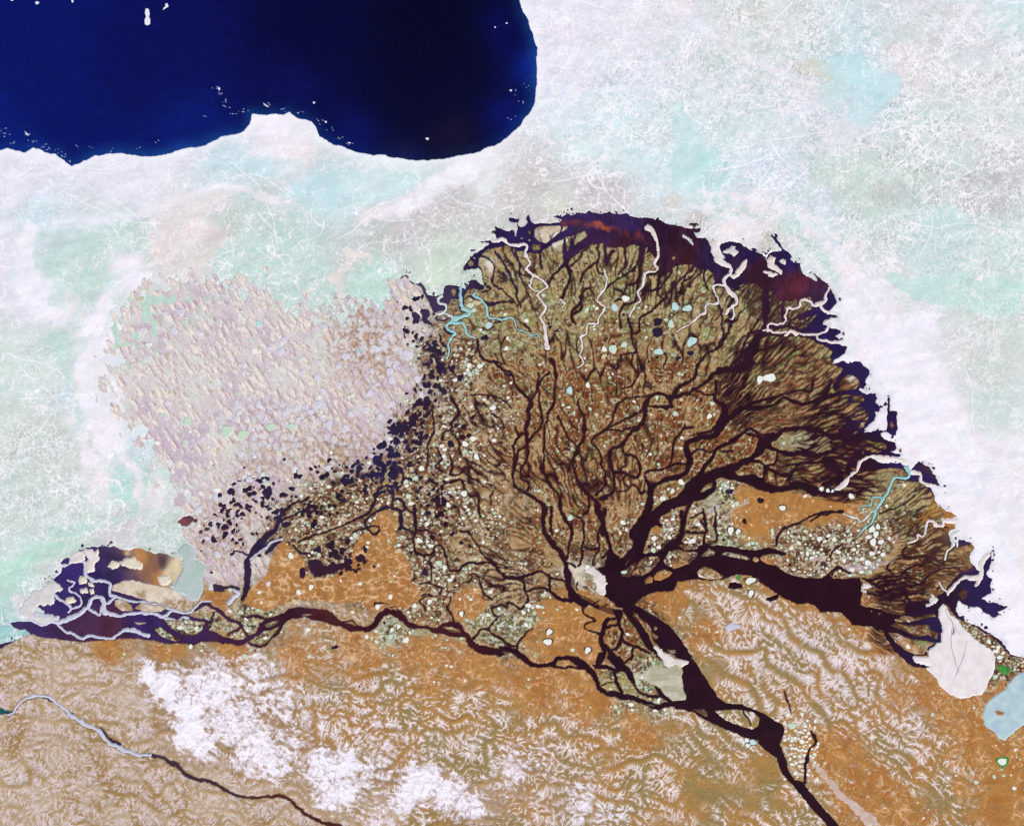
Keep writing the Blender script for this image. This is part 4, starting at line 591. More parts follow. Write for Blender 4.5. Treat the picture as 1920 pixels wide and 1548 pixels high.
# ------------------------------------------------------------------ land cover
C_OLIVE, C_BROWN, C_EAST, C_TAN, C_MAUVE, C_OCHRE, C_HILL, C_SNOW, C_WHILL, C_SAND, C_GREEN = range(11)
NCLS = 11
CP = [(1080, 655, 26, 0), (1180, 650, 28, 0), (1250, 660, 20, 0), (1000, 660, 22, 0), (1120, 690, 18, 0), (950, 520, 55, 0), (1040, 500, 60, 0), (1120, 480, 50, 0), (1200, 500, 50, 0), (1290, 530, 50, 0), (1380, 545, 40, 0), (1430, 560, 40, 0), (1080, 580, 50, 0), (1180, 580, 45, 0), (900, 590, 40, 0), (1340, 620, 40, 0), (1500, 590, 40, 0), (960, 620, 40, 0), (1260, 600, 40, 0),
 (1150, 680, 70, 1), (1050, 720, 60, 1), (1250, 720, 60, 1), (1330, 800, 60, 1), (1200, 820, 70, 1), (1060, 800, 60, 1), (1120, 900, 60, 1), (1280, 880, 50, 1), (1400, 860, 50, 1), (960, 700, 40, 1), (1100, 980, 50, 1), (1300, 990, 50, 3), (1250, 1010, 40, 3), (1180, 1200, 40, 1), (1000, 1000, 60, 1), (970, 860, 50, 1),
 (1500, 700, 60, 2), (1580, 680, 50, 2), (1560, 760, 60, 2), (1480, 770, 50, 2), (1590, 820, 50, 2), (1560, 880, 50, 2), (1500, 890, 40, 2), (1640, 830, 30, 2), (1440, 690, 40, 2), (1735, 1185, 18, 2), (1720, 1060, 45, 1), (1790, 1060, 40, 2), (1660, 1110, 30, 1), (1500, 825, 26, 10), (1450, 900, 36, 1),
 (900, 760, 50, 3), (880, 860, 60, 3), (850, 950, 60, 3), (930, 950, 50, 3), (800, 1010, 50, 3), (880, 1040, 50, 3), (960, 1090, 50, 3), (820, 660, 30, 3), (860, 640, 30, 3), (790, 800, 34, 3), (760, 900, 40, 3), (700, 930, 40, 3), (620, 940, 50, 3), (560, 990, 40, 3), (820, 1120, 40, 3), (930, 1190, 40, 10), (980, 1180, 30, 10), (650, 1030, 36, 3), (600, 1050, 20, 3),
 (300, 600, 80, 4), (400, 650, 90, 4), (500, 620, 90, 4), (620, 640, 70, 4), (700, 600, 50, 4), (300, 760, 80, 4), (400, 800, 90, 4), (520, 760, 90, 4), (640, 740, 70, 4), (350, 880, 60, 4), (460, 880, 50, 4), (580, 850, 50, 4), (700, 700, 40, 4), (730, 560, 30, 4), (400, 980, 40, 4), (440, 950, 40, 4), (700, 810, 26, 4), (430, 1040, 30, 4), (220, 680, 40, 4), (765, 640, 20, 4),
 (400, 1130, 20, 5), (1400, 940, 30, 5), (1450, 940, 40, 5), (1530, 960, 34, 5), (1590, 950, 24, 5), (1420, 985, 26, 5), (870, 1130, 22, 5), (1090, 1200, 40, 5), (1110, 1160, 24, 5), (1060, 1160, 24, 5), (1100, 1120, 14, 5), (1000, 1290, 50, 5), (900, 1260, 50, 5), (200, 1215, 22, 5), (320, 1225, 20, 5), (440, 1230, 24, 5), (560, 1245, 26, 5), (680, 1235, 30, 5), (780, 1230, 36, 5), (800, 1280, 30, 5),
 (1100, 1320, 40, 5), (1200, 1380, 30, 5), (1420, 1070, 20, 5), (1260, 1100, 30, 5), (1330, 1180, 24, 5), (1500, 1120, 20, 5), (1600, 1170, 26, 5), (1660, 1220, 26, 5), (1770, 1320, 36, 5), (1830, 1400, 40, 5), (1680, 1310, 30, 5), (1560, 1400, 40, 5), (1620, 1480, 40, 5), (1700, 1520, 30, 5), (1880, 1500, 50, 5), (1800, 1470, 30, 5), (1870, 1230, 30, 3), (1820, 1170, 14, 3), (1900, 1300, 20, 5),
 (1350, 1130, 40, 6), (1450, 1160, 40, 6), (1560, 1220, 50, 6), (1420, 1260, 50, 6), (1640, 1270, 50, 6), (1580, 1330, 50, 6), (1700, 1380, 50, 6), (1780, 1480, 40, 6), (1500, 1290, 50, 6), (1340, 1210, 26, 6), (1360, 1280, 30, 6), (1200, 1450, 60, 6), (1300, 1430, 60, 6), (1400, 1480, 60, 6), (1100, 1420, 60, 6), (1000, 1380, 60, 6), (900, 1340, 60, 6), (820, 1380, 60, 6), (750, 1300, 50, 6), (1150, 1520, 60, 6), (1300, 1540, 60, 6), (620, 1280, 40, 6), (720, 1360, 50, 6), (640, 1360, 40, 6), (900, 1430, 40, 6), (1480, 1540, 40, 6),
 (300, 1270, 30, 7), (340, 1300, 40, 7), (420, 1290, 50, 7), (500, 1310, 40, 7), (350, 1370, 34, 7), (390, 1400, 30, 7), (450, 1380, 40, 7), (520, 1420, 34, 7), (620, 1440, 36, 7), (660, 1470, 34, 7), (620, 1490, 30, 7), (790, 1470, 36, 7), (850, 1490, 30, 7), (880, 1510, 26, 7), (1000, 1430, 22, 7), (960, 1450, 26, 7), (1080, 1500, 24, 7), (700, 1440, 26, 7), (1130, 1540, 26, 7), (480, 1270, 24, 7),
 (100, 1260, 60, 8), (200, 1290, 40, 8), (60, 1400, 60, 8), (150, 1450, 70, 8), (60, 1520, 70, 8), (250, 1400, 30, 8), (250, 1500, 60, 8), (330, 1520, 50, 8), (450, 1480, 40, 8), (240, 1330, 30, 8), (560, 1520, 40, 8), (700, 1530, 40, 8), (100, 1340, 40, 8), (800, 1540, 30, 6), (300, 1450, 30, 8),
 (290, 1105, 22, 9), (250, 1100, 14, 9), (330, 1110, 14, 9), (340, 1140, 20, 8), (260, 1130, 14, 8), (390, 1150, 20, 8), (1290, 430, 14, 9), (1030, 440, 20, 9), (920, 500, 16, 9), (1600, 700, 12, 9),
 (1240, 1250, 30, 10), (1230, 1290, 24, 10), (1160, 1290, 30, 10), (1120, 1080, 20, 10), (1080, 1075, 14, 9), (1400, 1030, 20, 10), (470, 1170, 30, 10), (380, 1170, 30, 10), (320, 1185, 20, 10), (1700, 980, 30, 0), (1640, 940, 26, 0), (1560, 1020, 40, 3), (1620, 1030, 34, 3), (1480, 1010, 34, 3), (1660, 1000, 30, 3), (1700, 950, 26, 0), (1470, 1180, 10, 6), (740, 1185, 24, 10), (1570, 600, 24, 0), (1350, 920, 24, 10), (1380, 900, 10, 10), (1620, 1040, 20, 10), (1350, 1010, 24, 10)]
xw = X+10*fbm(X, Y, 50, 3, 1001); yw = Y+10*fbm(X, Y, 50, 3, 1003)
WC = [np.full(X.shape, 1e-9, np.float32) for _ in range(NCLS)]
for (x, y, r, c) in CP: WC[c] += 1.0/(((xw-x)**2+(yw-y)**2)/(r*r)+0.12)**3.0
for c in range(NCLS):
    a_, b_ = rot(X, Y, (20, 0, 70, 0, 58, 15, 40, 50, 30, 0, 0)[c])
    if c == 7: wsm = (WC[7]/sum(WC)).copy()
    WC[c] = WC[c]*np.exp((3.2 if c in (5, 6, 7, 8) else 2.0)*fbm(a_, b_*1.7, 13, 4, 1010+c*3, .7))
def setpoly(P, c, soft=1.5, k=1.0):
    m = sstep(-soft, soft, sdf_poly(P, X+0.8*wob[0], Y+0.8*wob[1], 14))*k
    tot = sum(WC)
    for j in range(NCLS): WC[j] = WC[j]*(1-m)+(tot*m if j == c else 0)
setpoly(poly(('k', '1010,735 1080,800 1190,890 1215,1000 1250,1050 1320,1070 1450,1070 1560,1000 1640,900 1650,800 1700,720 1780,650 1870,500'), ('d', '0,1350 60,1320 130,1330 210,1380'), ('g', '215,20 205,200 185,320 290,380 330,470 335,600 420,700 440,770 400,800 300,870 160,860 40,850 0,900'), ('k', '1700,1290 1500,1300 1300,1270 1100,1290 850,1370 640,1290 720,1170 850,1060 880,960 960,800')), C_OCHRE)
setpoly(poly(('g', '700,820 740,760 800,690 870,660 960,680 970,760 1040,790 1040,830 1000,870 960,930 900,960 740,960 690,880')), C_OCHRE)
setpoly(poly(('h', '0,800 140,800 200,850 120,900 230,960 280,1010 220,1060 350,1110 360,1300 300,1340 150,1320 0,1290'), ('g', '1560,1290 1380,1240 1330,1160 1420,1050 1500,960 1450,880 1500,800 1600,780')), C_OCHRE, k=.9)
setpoly(poly(('i', '20,270 200,190 300,190 430,200 480,130 420,60 300,120 160,70 0,60'), ('P', '1490,925 1400,920 1380,945 1370,985 1400,1000 1450,985')), C_OCHRE, k=.85)
setpoly(poly(('j', '340,230 420,220 500,240 560,190 690,200 680,270 700,340 720,400 700,428 600,432 560,380 500,335 540,420 400,385 350,330')), C_GREEN)
setpoly(poly(('C0', '840,640 900,620 1100,620 1300,650 1500,740 1580,800 1560,860 1460,900 1500,1000 1520,1060 1440,1150 1380,1220 1200,1180 1080,1120 1000,1020 980,940 900,820 830,740')), C_SNOW, 6, .6)
setpoly(poly(('C0', '1760,1180 1920,1160 2040,1180 2120,1230 2050,1340 1920,1400 1780,1350')), C_SNOW, 6, .8)
setpoly(poly(('C1', '380,1270 450,1220 600,1230 650,1300 780,1310 900,1360 800,1430 650,1440 600,1410 480,1420 400,1390')), C_SNOW, 6, .8)
for ip in ISLANDS[19:23]+ISLANDS[1:3]+ISLANDS[23:26]: pass
tot = sum(WC); WC = [w/tot for w in WC]
hillw = WC[C_HILL]+WC[C_SNOW]+WC[C_WHILL]
hillw = np.clip(hillw+.5*WC[C_OCHRE]*(Y > 1190), 0, 1)

# ---- relief of the southern hills with a drainage network
xh, yh = X+14*fbm(X, Y, 60, 2, 1097), Y+14*fbm(X, Y, 60, 2, 1099)
e_ = sstep(1200, 1330, X)
def hill(xx, yy, s0): return (1-np.abs(fbm(xx, yy, 78, 3, s0)))*1.6+0.36*(1-np.abs(fbm(xx, yy, 30, 3, s0+4)))
t_, q_ = rot(xh, yh, 36); t2_, q2_ = rot(xh, yh, 8)
hh = hill(t_*.55, q_*1.2, 1101)*e_+hill(t2_*.75, q2_*1.15, 1131)*(1-e_)+0.07*fbm(X, Y, 8, 2, 1107)
rr = np.random.RandomState(5).rand(*X.shape).astype(np.float32)
y0r = int(np.searchsorted(gy, 1030)); sub = hh[y0r:]+0.03*rr[y0r:]
ny, nx = sub.shape
best = sub.copy(); idx = np.arange(ny*nx).reshape(ny, nx); tgt = idx.copy()
Pd = np.pad(sub, 1, constant_values=1e9); Id = np.pad(idx, 1)
for dy in (-1, 0, 1):
    for dx in (-1, 0, 1):
        if dx == 0 and dy == 0: continue
        v = Pd[1+dy:1+dy+ny, 1+dx:1+dx+nx]; k_ = 0.7 if dx and dy else 1.0
        v = sub+(v-sub)*k_
        m = v < best; best = np.where(m, v, best); tgt = np.where(m, Id[1+dy:1+dy+ny, 1+dx:1+dx+nx], tgt)
order = np.argsort(-sub.ravel()).tolist(); tl = tgt.ravel().tolist(); acc = [1.0]*(ny*nx)
for q in order:
    t = tl[q]
    if t != q: acc[t] += acc[q]
acc = np.array(acc, dtype=np.float32).reshape(ny, nx)
stream = np.zeros(X.shape, np.float32); stream[y0r:] = np.log(acc)
def blur(a, n=1):
    for _ in range(n):
        b = a.copy(); b[1:-1] = 0.25*a[:-2]+0.5*a[1:-1]+0.25*a[2:]; a = b.copy(); a[:, 1:-1] = 0.25*b[:, :-2]+0.5*b[:, 1:-1]+0.25*b[:, 2:]
    return a
def gully(th, sharp=1.2): s_ = sstep(th, th+sharp, stream); return np.clip(.75*s_+blur(s_, 1)*.45, 0, 1)
gul = gully(1.5, 2.0); gul2 = gully(3.6); gul3 = gully(1.0, 1.7)

# ---- class colours
def specks(sc, th, seed, w=.12, ax=1.0, ang=0):
    a, b = rot(X, Y, ang) if ang else (X, Y)
    return sstep(th, th+w, fbm(a, b*ax, sc, 2, seed))
g3 = fbm(X, Y, 3.4, 2, 1201); g8 = fbm(X, Y, 8, 3, 1203); g20 = fbm(X, Y, 20, 3, 1205)
ur, vr = np.hypot(X-1200, Y-905), np.arctan2(Y-905, X-1200)*300
gs = fbm(ur, vr*3.2, 26, 3, 1207)            # radial streaks
def br(cell, length, seed, ax_, ay_):
    dx, dy = X-ax_+6*fbm(X, Y, 26, 3, seed+1), Y-ay_+6*fbm(X, Y, 26, 3, seed+2)
    r_ = np.hypot(dx, dy); u_ = np.arctan2(dy, dx)*300/cell; F1, F2, _ = worley(u_, r_/length+.4*vnoise(u_*.6, r_/150, seed+3), seed)
    return np.clip(1.5-(F2-F1)*cell*.6*np.clip(r_/300, .4, 1.3)/1.0+.5*fbm(X, Y, 40, 2, seed+7), 0, 1)
braid = np.clip(br(24, 75, 1601, 1150, 1090)*sstep(-.5, 0, fbm(X, Y, 70, 2, 1603))+.7*br(13, 48, 1611, 1150, 1100)*sstep(-.1, .3, fbm(X, Y, 60, 2, 1613)), 0, 1)
def delta(base, patch, dark, light, green, pl, pg, pd, seed):
    c = mixc(const(base), const(patch), np.clip(0.5+1.1*g20+0.5*g8, 0, 1))
    c = mixc(c, const(green), specks(8, pg, seed+1)*0.75)
    ring = np.clip(1-np.abs(fbm(X, Y, 9, 2, seed+5))/0.12, 0, 1)
    crk_ = np.clip(1.25-np.abs(fbm(X, Y, 36, 3, seed+7))*24, 0, 1)*sstep(-.25, .05, fbm(X, Y, 50, 2, seed+8)); c = mixc(c, const((64, 32, 30)), crk_*.8)
    c = mixc(c, const(dark), ring*0.55*sstep(-.4, .3, fbm(X, Y, 30, 2, seed+6)))
    c = mixc(c, const(dark), np.clip(1.1-np.abs(fbm(X, Y, 17, 2, seed+9))*11, 0, 1)*.6*sstep(-.2, .2, fbm(X, Y, 40, 2, seed+10)))
    c = mixc(c, const((62, 30, 28)), braid*.85)
    c = mixc(c, const(dark), specks(5.0, pd+.08, seed+2)*0.7)
    c = mixc(c, const(light), specks(4.6, pl+.05, seed+3, ax=1.2)*0.7)
    c = mixc(c, const(light), specks(7.0, pl+.12, seed+4)*0.5)
    return c
cls = [None]*NCLS
cls[0] = delta((160, 140, 98), (128, 98, 62), (78, 50, 40), (196, 204, 172), (150, 160, 98), .50, .25, .42, 1300)
cls[1] = delta((130, 76, 46), (146, 98, 58), (66, 32, 26), (212, 204, 172), (132, 134, 80), .60, .42, .36, 1320)
c2 = mixc(const((142, 90, 62)), const((114, 64, 44)), np.clip(.5+1.5*gs, 0, 1)); c2 = mixc(c2, const((150, 120, 84)), sstep(.3, .5, fbm(ur, vr*2.4, 18, 2, 1340))*.6)
c2 = mixc(c2, const((120, 130, 76)), specks(9, .45, 1341)*.6); c2 = mixc(c2, const((56, 26, 28)), np.clip(1.1-np.abs(gs)*13, 0, 1)*.4); gs2 = fbm(ur, vr*3.4, 17, 2, 1209); c2 = mixc(c2, const((60, 28, 28)), np.clip(1.1-np.abs(gs2)*10, 0, 1)*.45)
c2 = mixc(c2, const((176, 158, 116)), sstep(.40, .52, fbm(ur, vr*2, 8, 2, 1344))*.7); c2 = mixc(c2, const((126, 150, 92)), sstep(.5, .62, fbm(ur, vr*2, 10, 2, 1346))*.7); cls[2] = mixc(c2, const((54, 24, 26)), specks(5, .4, 1342)*.5)
cls[3] = delta((148, 114, 84), (118, 74, 50), (58, 34, 36), (220, 212, 190), (150, 146, 106), .46, .34, .26, 1360)
a, b = rot(X, Y, 58); m1 = fbm(a, b*2.1, 15, 3, 1401); m1b = fbm(a, b*2.1-2.2, 15, 3, 1401); m2 = fbm(X, Y, 70, 3, 1403)
c4 = mixc(const((204, 186, 196)), const((218, 206, 204)), np.clip(.5+1.2*m2, 0, 1))
c4 = mixc(c4, const((196, 176, 176)), sstep(.10, .42, m1)*.75)
c4 = mixc(c4, const((246, 236, 222)), sstep(0.06, .28, m1b-m1*.6)*.8)  # cream highlight on one flank of the wavelets, painted into the colour
c4 = mixc(c4, const((150, 122, 130)), sstep(.12, .38, m1-m1b)*.55)  # rose shade painted on the opposite flank, for an embossed look
c4 = mixc(c4, const((214, 222, 214)), sstep(.5, .7, fbm(X, Y, 24, 2, 1405))*.5)
hw1, hw2, _ = worley((X+3*fbm(X, Y, 14, 2, 1411))/15, (Y+3*fbm(X, Y, 14, 2, 1413))/18, 1415)
hm = np.clip(blob(700, 700, 75, .8)+blob(620, 760, 70)+.8*blob(520, 810, 60, 1.4)+.6*blob(680, 620, 60, .8)+.35, 0, 1)*sstep(-.5, .1, fbm(X, Y, 60, 2, 1417))
tanm = np.clip(blob(690, 640, 90, .8)+blob(640, 860, 60, 1.6)+blob(420, 1000, 60)+.6*blob(480, 900, 60), 0, 1)
c4 = mixc(c4, const((176, 142, 110)), tanm*np.clip(.5+1.6*m1, 0, 1)*.8)
c4 = mixc(c4, const((130, 88, 70)), tanm*specks(4.2, .3, 1407)*.7)
c4 = mixc(c4, const((214, 210, 222)), sstep(.34, .24, hw1)*hm*.85); c4 = mixc(c4, const((158, 128, 112)), np.clip(1-(hw2-hw1)*7, 0, 1)*hm*.7)
c4 = mixc(c4, const((188, 216, 200)), sstep(.25, .4, fbm(X, Y, 17, 3, 1409))*np.clip(blob(240, 640, 70, .8)+blob(300, 560, 60, 1.5)+blob(640, 580, 30, 3)*.5, 0, 1)*.9)
cls[4] = c4
c5 = mixc(const((182, 130, 72)), const((172, 114, 60)), np.clip(.5+g20, 0, 1)); a, b = rot(X, Y, 20)
wv = 1-np.abs(fbm(a, b*1.5, 13, 2, 1421)); cls[5] = mixc(mixc(c5, const((226, 184, 142)), sstep(.86, .95, wv)*sstep(-.35, .15, fbm(X, Y, 34, 2, 1423))*.85), const((150, 116, 72)), specks(9, .3, 1425)*.5)
c6 = mixc(const((170, 128, 74)), const((152, 128, 82)), np.clip(.5+1.3*fbm(X, Y, 48, 3, 1431), 0, 1))
cls[6] = c6
cls[7] = mixc(const((176, 148, 122)), const((158, 126, 90)), np.clip(.5+1.3*fbm(X, Y, 50, 3, 1443), 0, 1))
cls[8] = mixc(const((178, 150, 112)), const((160, 128, 78)), np.clip(.45+1.3*fbm(X, Y, 55, 3, 1441), 0, 1))
cls[9] = mixc(const((210, 192, 170)), const((226, 214, 200)), np.clip(.5+g8, 0, 1))
cls[10] = delta((160, 148, 112), (132, 104, 74), (60, 44, 40), (216, 222, 202), (150, 166, 116), .34, .26, .34, 1450)
land = np.zeros(X.shape+(3,), np.float32)
for k in range(NCLS): land += WC[k][..., None]*cls[k]
# snow lying in the gullies
gw = WC[C_HILL]*sstep(-.75, .0, fbm(X, Y, 60, 2, 1461)+.5*(blob(1560, 1300, 190, 1.2)+blob(1350, 1130, 70)+blob(800, 1400, 120)+blob(1100, 1500, 90)))
land = mixc(land, const((158, 112, 66)), np.clip(gul3-gul, 0, 1)*gw*.5)
land = mixc(land, const((246, 232, 230)), np.clip(gul*gw*1.5, 0, 1)*.97)
land = mixc(land, const((132, 96, 56)), np.clip(np.roll(gul, (2, 1), (0, 1))-gul*1.3, 0, 1)*WC[C_HILL]*.0)
fs = np.clip(1.15-np.abs(fbm(t_ if False else X*.8+Y*.6, Y*.8-X*.6, 9, 2, 1465))*7, 0, 1)*sstep(-.2, .3, fbm(X, Y, 45, 2, 1467))
land = mixc(land, const((232, 216, 214)), fs*(WC[C_HILL]*.35+WC[C_WHILL]*.6))
dens = np.clip(blob(1590, 1270, 70, 1.3)+blob(1680, 1360, 60)+blob(1450, 1200, 60, 1.6)+.7*blob(600, 1300, 70, 1.8)+.7*blob(760, 1390, 70, 1.5)+.6*blob(1100, 1530, 60, 2), 0, 1)*hillw
land = mixc(land, const((236, 222, 228)), np.clip(gul3*dens, 0, 1)*.8)
land = mixc(land, const((228, 212, 218)), WC[C_WHILL]*gul3*.85)
land = mixc(land, const((206, 186, 170)), WC[C_WHILL]*sstep(-.1, .5, fbm(X, Y, 26, 3, 1463))*.4)
slopes = sstep(.05, .5, np.abs(fbm(X, Y, 10, 2, 1471)))
a, b = rot(X, Y, 35)
snf = np.zeros(X.shape, np.float32)
for (x, y, r, k_) in ((285, 1262, 22, 1), (320, 1285, 32, 1), (350, 1320, 36, 1), (355, 1370, 30, 1), (385, 1400, 26, .9), (400, 1290, 46, .75), (470, 1290, 46, .6), (530, 1320, 46, .5), (440, 1350, 50, .7), (480, 1400, 46, .75), (540, 1395, 40, .5), (520, 1430, 30, .7), (610, 1440, 32, 1), (650, 1430, 30, .8), (650, 1480, 34, .8), (620, 1490, 26, .9), (700, 1450, 36, .55), (790, 1465, 36, 1), (840, 1490, 34, .9), (880, 1510, 26, .8), (760, 1500, 30, .7), (960, 1440, 44, .5), (1010, 1420, 36, .45), (1090, 1500, 40, .45), (1140, 1540, 40, .45), (700, 1530, 40, .35), (480, 1260, 50, .45), (600, 1350, 60, .3), (700, 1380, 50, .35)):
    snf = np.maximum(snf, k_*np.exp(-(((xw-x)**2+(yw-y)**2)/(r*1.25)**2)**1.3))
sfield = snf*1.12+.42*gul3+.30*fbm(a, b*1.8, 11, 4, 1474)-.10
smask = sstep(.34, .80, sfield)*sstep(.04, .25, snf)
land = mixc(land, const((206, 184, 172)), sstep(.15, .5, sfield)*(hillw > .3)*sstep(.02, .2, snf)*.5*sstep(0, .3, fbm(a, b*1.6, 14, 3, 1476)))
land = mixc(land, const((246, 238, 248)), smask)
sn = sstep(.10, .45, fbm(a, b*1.8, 12, 3, 1473)+.25*fbm(X, Y, 60, 2, 1475)+.15)
rdg = np.clip(1.2-np.abs(fbm(a, b*1.5, 16, 3, 1478))*7, 0, 1)*sstep(-.35, .25, fbm(X, Y, 50, 2, 1479)+.5*sstep(380, 520, X)-.3)
land = mixc(land, const((150, 122, 104)), smask*rdg*.75)
# short cream scars of the ochre plains
land = mixc(land, const((236, 196, 156)), WC[C_OCHRE]*np.clip(gully(2.2, 2.2), 0, 1)*.75*sstep(-.2, .3, fbm(X, Y, 40, 2, 1481))*(X > 0))
# wet banks and levees
bank = np.clip(1-L/4.5, 0, 1)*(L > -1)
levee = np.clip(1-np.abs(L-2.4)/1.7, 0, 1)*sstep(-.2, .3, fbm(X, Y, 30, 2, 1491))
deltaw = WC[0]+WC[1]+WC[2]+WC[3]+WC[10]
land = mixc(land, const((182, 150, 108)), levee*deltaw*.25)
land = mixc(land, const((190, 156, 110)), np.clip(1-np.abs(CHF+3.4)/1.7, 0, 1)*deltaw*.8*sstep(-.35, .25, fbm(X, Y, 36, 2, 1493)))
land = mixc(land, const((90, 60, 48)), np.clip(1-L/1.6, 0, 1)*deltaw*.5)
land = mixc(land, const((58, 28, 30)), np.clip(1.6+CHF, 0, 1)*.8)
shore_m = np.clip(1.1-np.abs(LW-1.6)/2.0, 0, 1)*mauve_edge
land = mixc(land, const((240, 236, 214)), shore_m*.85)
for fr_, s_, c_, k_ in (('e', '1270,1230 1300,1190 1380,1180 1440,1200 1400,1290 1300,1350 1240,1420 1260,1300', (188, 178, 150), .7), ('e', '1420,1380 1560,1320 1680,1230 1710,1200 1700,1260 1600,1320 1480,1400', (196, 184, 168), .7), ('e', '1310,1320 1400,1260 1440,1270 1390,1350 1330,1370', (206, 190, 190), .9),
    ('i', '270,680 330,650 420,650 480,680 520,700 600,640 700,620 780,600 740,640 620,660 560,720 440,720 340,720', (204, 184, 190), .8), ('i', '0,590 60,580 100,600 140,640 60,620 0,610', (200, 176, 176), .8), ('e', '1400,700 1480,740 1540,800 1520,860 1480,800 1420,740', (0, 0, 0), 0), ('d', '1400,700 1480,730 1520,790 1540,870 1500,830 1470,770 1410,730', (190, 160, 124), .8),
    ('f', '260,600 330,550 450,545 600,560 720,570 780,610 740,680 640,710 500,690 380,690 280,660', (160, 146, 112), .5), ('f', '1620,1180 1720,1130 1760,1230 1700,1300 1640,1290', (176, 132, 60), .8), ('l', '1000,560 1200,510 1400,560 1560,590 1650,590 1690,640 1500,600 1450,640 1250,600 1180,590', (214, 196, 172), .8),
    ('m', '1290,390 1400,310 1480,285 1500,330 1400,370 1330,390', (176, 178, 156), .8), ('m', '1560,380 1640,380 1720,400 1700,430 1600,420', (168, 170, 140), .8), ('h', '160,540 230,500 330,560 330,680 250,640 180,600', (176, 172, 146), .8), ('h', '220,620 290,600 320,640 260,670', (160, 96, 54), .8), ('j', '100,300 180,290 240,370 140,350 90,310', (170, 156, 88), .7), ('j', '240,240 320,300 390,395 300,380 220,300', (166, 152, 90), .7)):
    m_ = sstep(-1.5, 1.5, sdf_poly(nums(fr_, s_, 2), X+1.5*wob[0]+fine[0], Y+1.5*wob[1]+fine[1], 14)); land = mixc(land, const(c_), m_*k_*np.clip(.75+.6*g8, 0, 1))
pale_ = sstep(-2, 2, sdf_poly(nums('j', '480,200 560,190 690,200 680,270 700,340 720,400 700,428 600,432 560,380 520,330 460,300 360,270 330,235 420,225', 2), X+2*wob[0]+fine[0], Y+2*wob[1]+fine[1], 14))
land = mixc(land, mixc(const((200, 192, 172)), const((176, 172, 146)), np.clip(.5+fbm(X*.5, Y*1.4, 14, 3, 1495), 0, 1)), pale_*.95)
wpl = np.clip(blob(640, 1090, 120, 1.5)*1.3, 0, 1)*WC[C_OCHRE]
dsh = .42-np.abs(fbm(X*.7+3*g8, Y*1.35, 12, 2, 1497))*2.6-.2*fbm(X, Y, 30, 2, 1498)
land = mixc(land, const((228, 190, 152)), sstep(.05, .3, dsh)*wpl*.9)
land = mixc(land, const((150, 104, 60)), sstep(-.7, -1.2, dsh)*wpl*.4)
# salt-and-pepper of the sensor-fine ground
land = land*(1+0.09*g3[..., None])
# height
z_land = np.where(L > 0, 0.06, 0)+0
hz = 0.06+hillw*(0.03+0.13*np.clip(hh-1.3, 0, 3)-0.05*gul3)*np.clip(L/14, 0, 1)+0.007*WC[C_MAUVE]*(m1+.4)*np.clip(L/5, 0, 1)+0.004*g8
ZL = np.where(L > 0.75, hz, np.clip(L*0.08, -0.12, 0.06)).astype(np.float32)
ZL = np.where(L > 0.75, ZL, np.minimum(ZL, hz))
print('land colours')
# ------------------------------------------------------------------ materials
def mat_cover(name, rough=0.85, spec=0.15, grain=0.10, gscale=9.0, bump=0.0):
    m = bpy.data.materials.new(name); m.use_nodes = True; nt = m.node_tree; bs = nt.nodes['Principled BSDF']
    at = nt.nodes.new('ShaderNodeAttribute'); at.attribute_name = 'cover'
    tc = nt.nodes.new('ShaderNodeTexCoord'); no = nt.nodes.new('ShaderNodeTexNoise')
    no.inputs['Scale'].default_value = gscale; no.inputs['Detail'].default_value = 3; no.inputs['Roughness'].default_value = .65
    nt.links.new(tc.outputs['Object'], no.inputs['Vector'])
    mr = nt.nodes.new('ShaderNodeMapRange'); mr.inputs['From Min'].default_value = .3; mr.inputs['From Max'].default_value = .7
    mr.inputs['To Min'].default_value = 1-grain; mr.inputs['To Max'].default_value = 1+grain
    nt.links.new(no.outputs['Fac'], mr.inputs['Value'])
    vm = nt.nodes.new('ShaderNodeVectorMath'); vm.operation = 'SCALE'
    nt.links.new(at.outputs['Color'], vm.inputs[0]); nt.links.new(mr.outputs['Result'], vm.inputs['Scale'])
    nt.links.new(vm.outputs['Vector'], bs.inputs['Base Color'])
    bs.inputs['Roughness'].default_value = rough; bs.inputs['Specular IOR Level'].default_value = spec
    if bump:
        bp = nt.nodes.new('ShaderNodeBump'); bp.inputs['Strength'].default_value = bump; bp.inputs['Distance'].default_value = .05
        nt.links.new(no.outputs['Fac'], bp.inputs['Height']); nt.links.new(bp.outputs['Normal'], bs.inputs['Normal'])
    return m
def mat_flat(name, c, c2=None, rough=0.8, spec=0.15, scale=1.2):
    m = bpy.data.materials.new(name); m.use_nodes = True; nt = m.node_tree; bs = nt.nodes['Principled BSDF']
    tc = nt.nodes.new('ShaderNodeTexCoord'); geo = nt.nodes.new('ShaderNodeNewGeometry'); no = nt.nodes.new('ShaderNodeTexNoise')
    no.inputs['Scale'].default_value = scale; no.inputs['Detail'].default_value = 4
    nt.links.new(geo.outputs['Position'], no.inputs['Vector'])
    mx = nt.nodes.new('ShaderNodeMix'); mx.data_type = 'RGBA'
    mr = nt.nodes.new('ShaderNodeMapRange'); mr.inputs['From Min'].default_value = .35; mr.inputs['From Max'].default_value = .65
    nt.links.new(no.outputs['Fac'], mr.inputs['Value']); nt.links.new(mr.outputs['Result'], mx.inputs['Factor'])
    mx.inputs['A'].default_value = (*srgb(c), 1); mx.inputs['B'].default_value = (*srgb(c2 or c), 1)
    nt.links.new(mx.outputs['Result'], bs.inputs['Base Color'])
    bs.inputs['Roughness'].default_value = rough; bs.inputs['Specular IOR Level'].default_value = spec
    return m
M_LAND = mat_cover('tundra', .95, .05, .12, 9, .0)
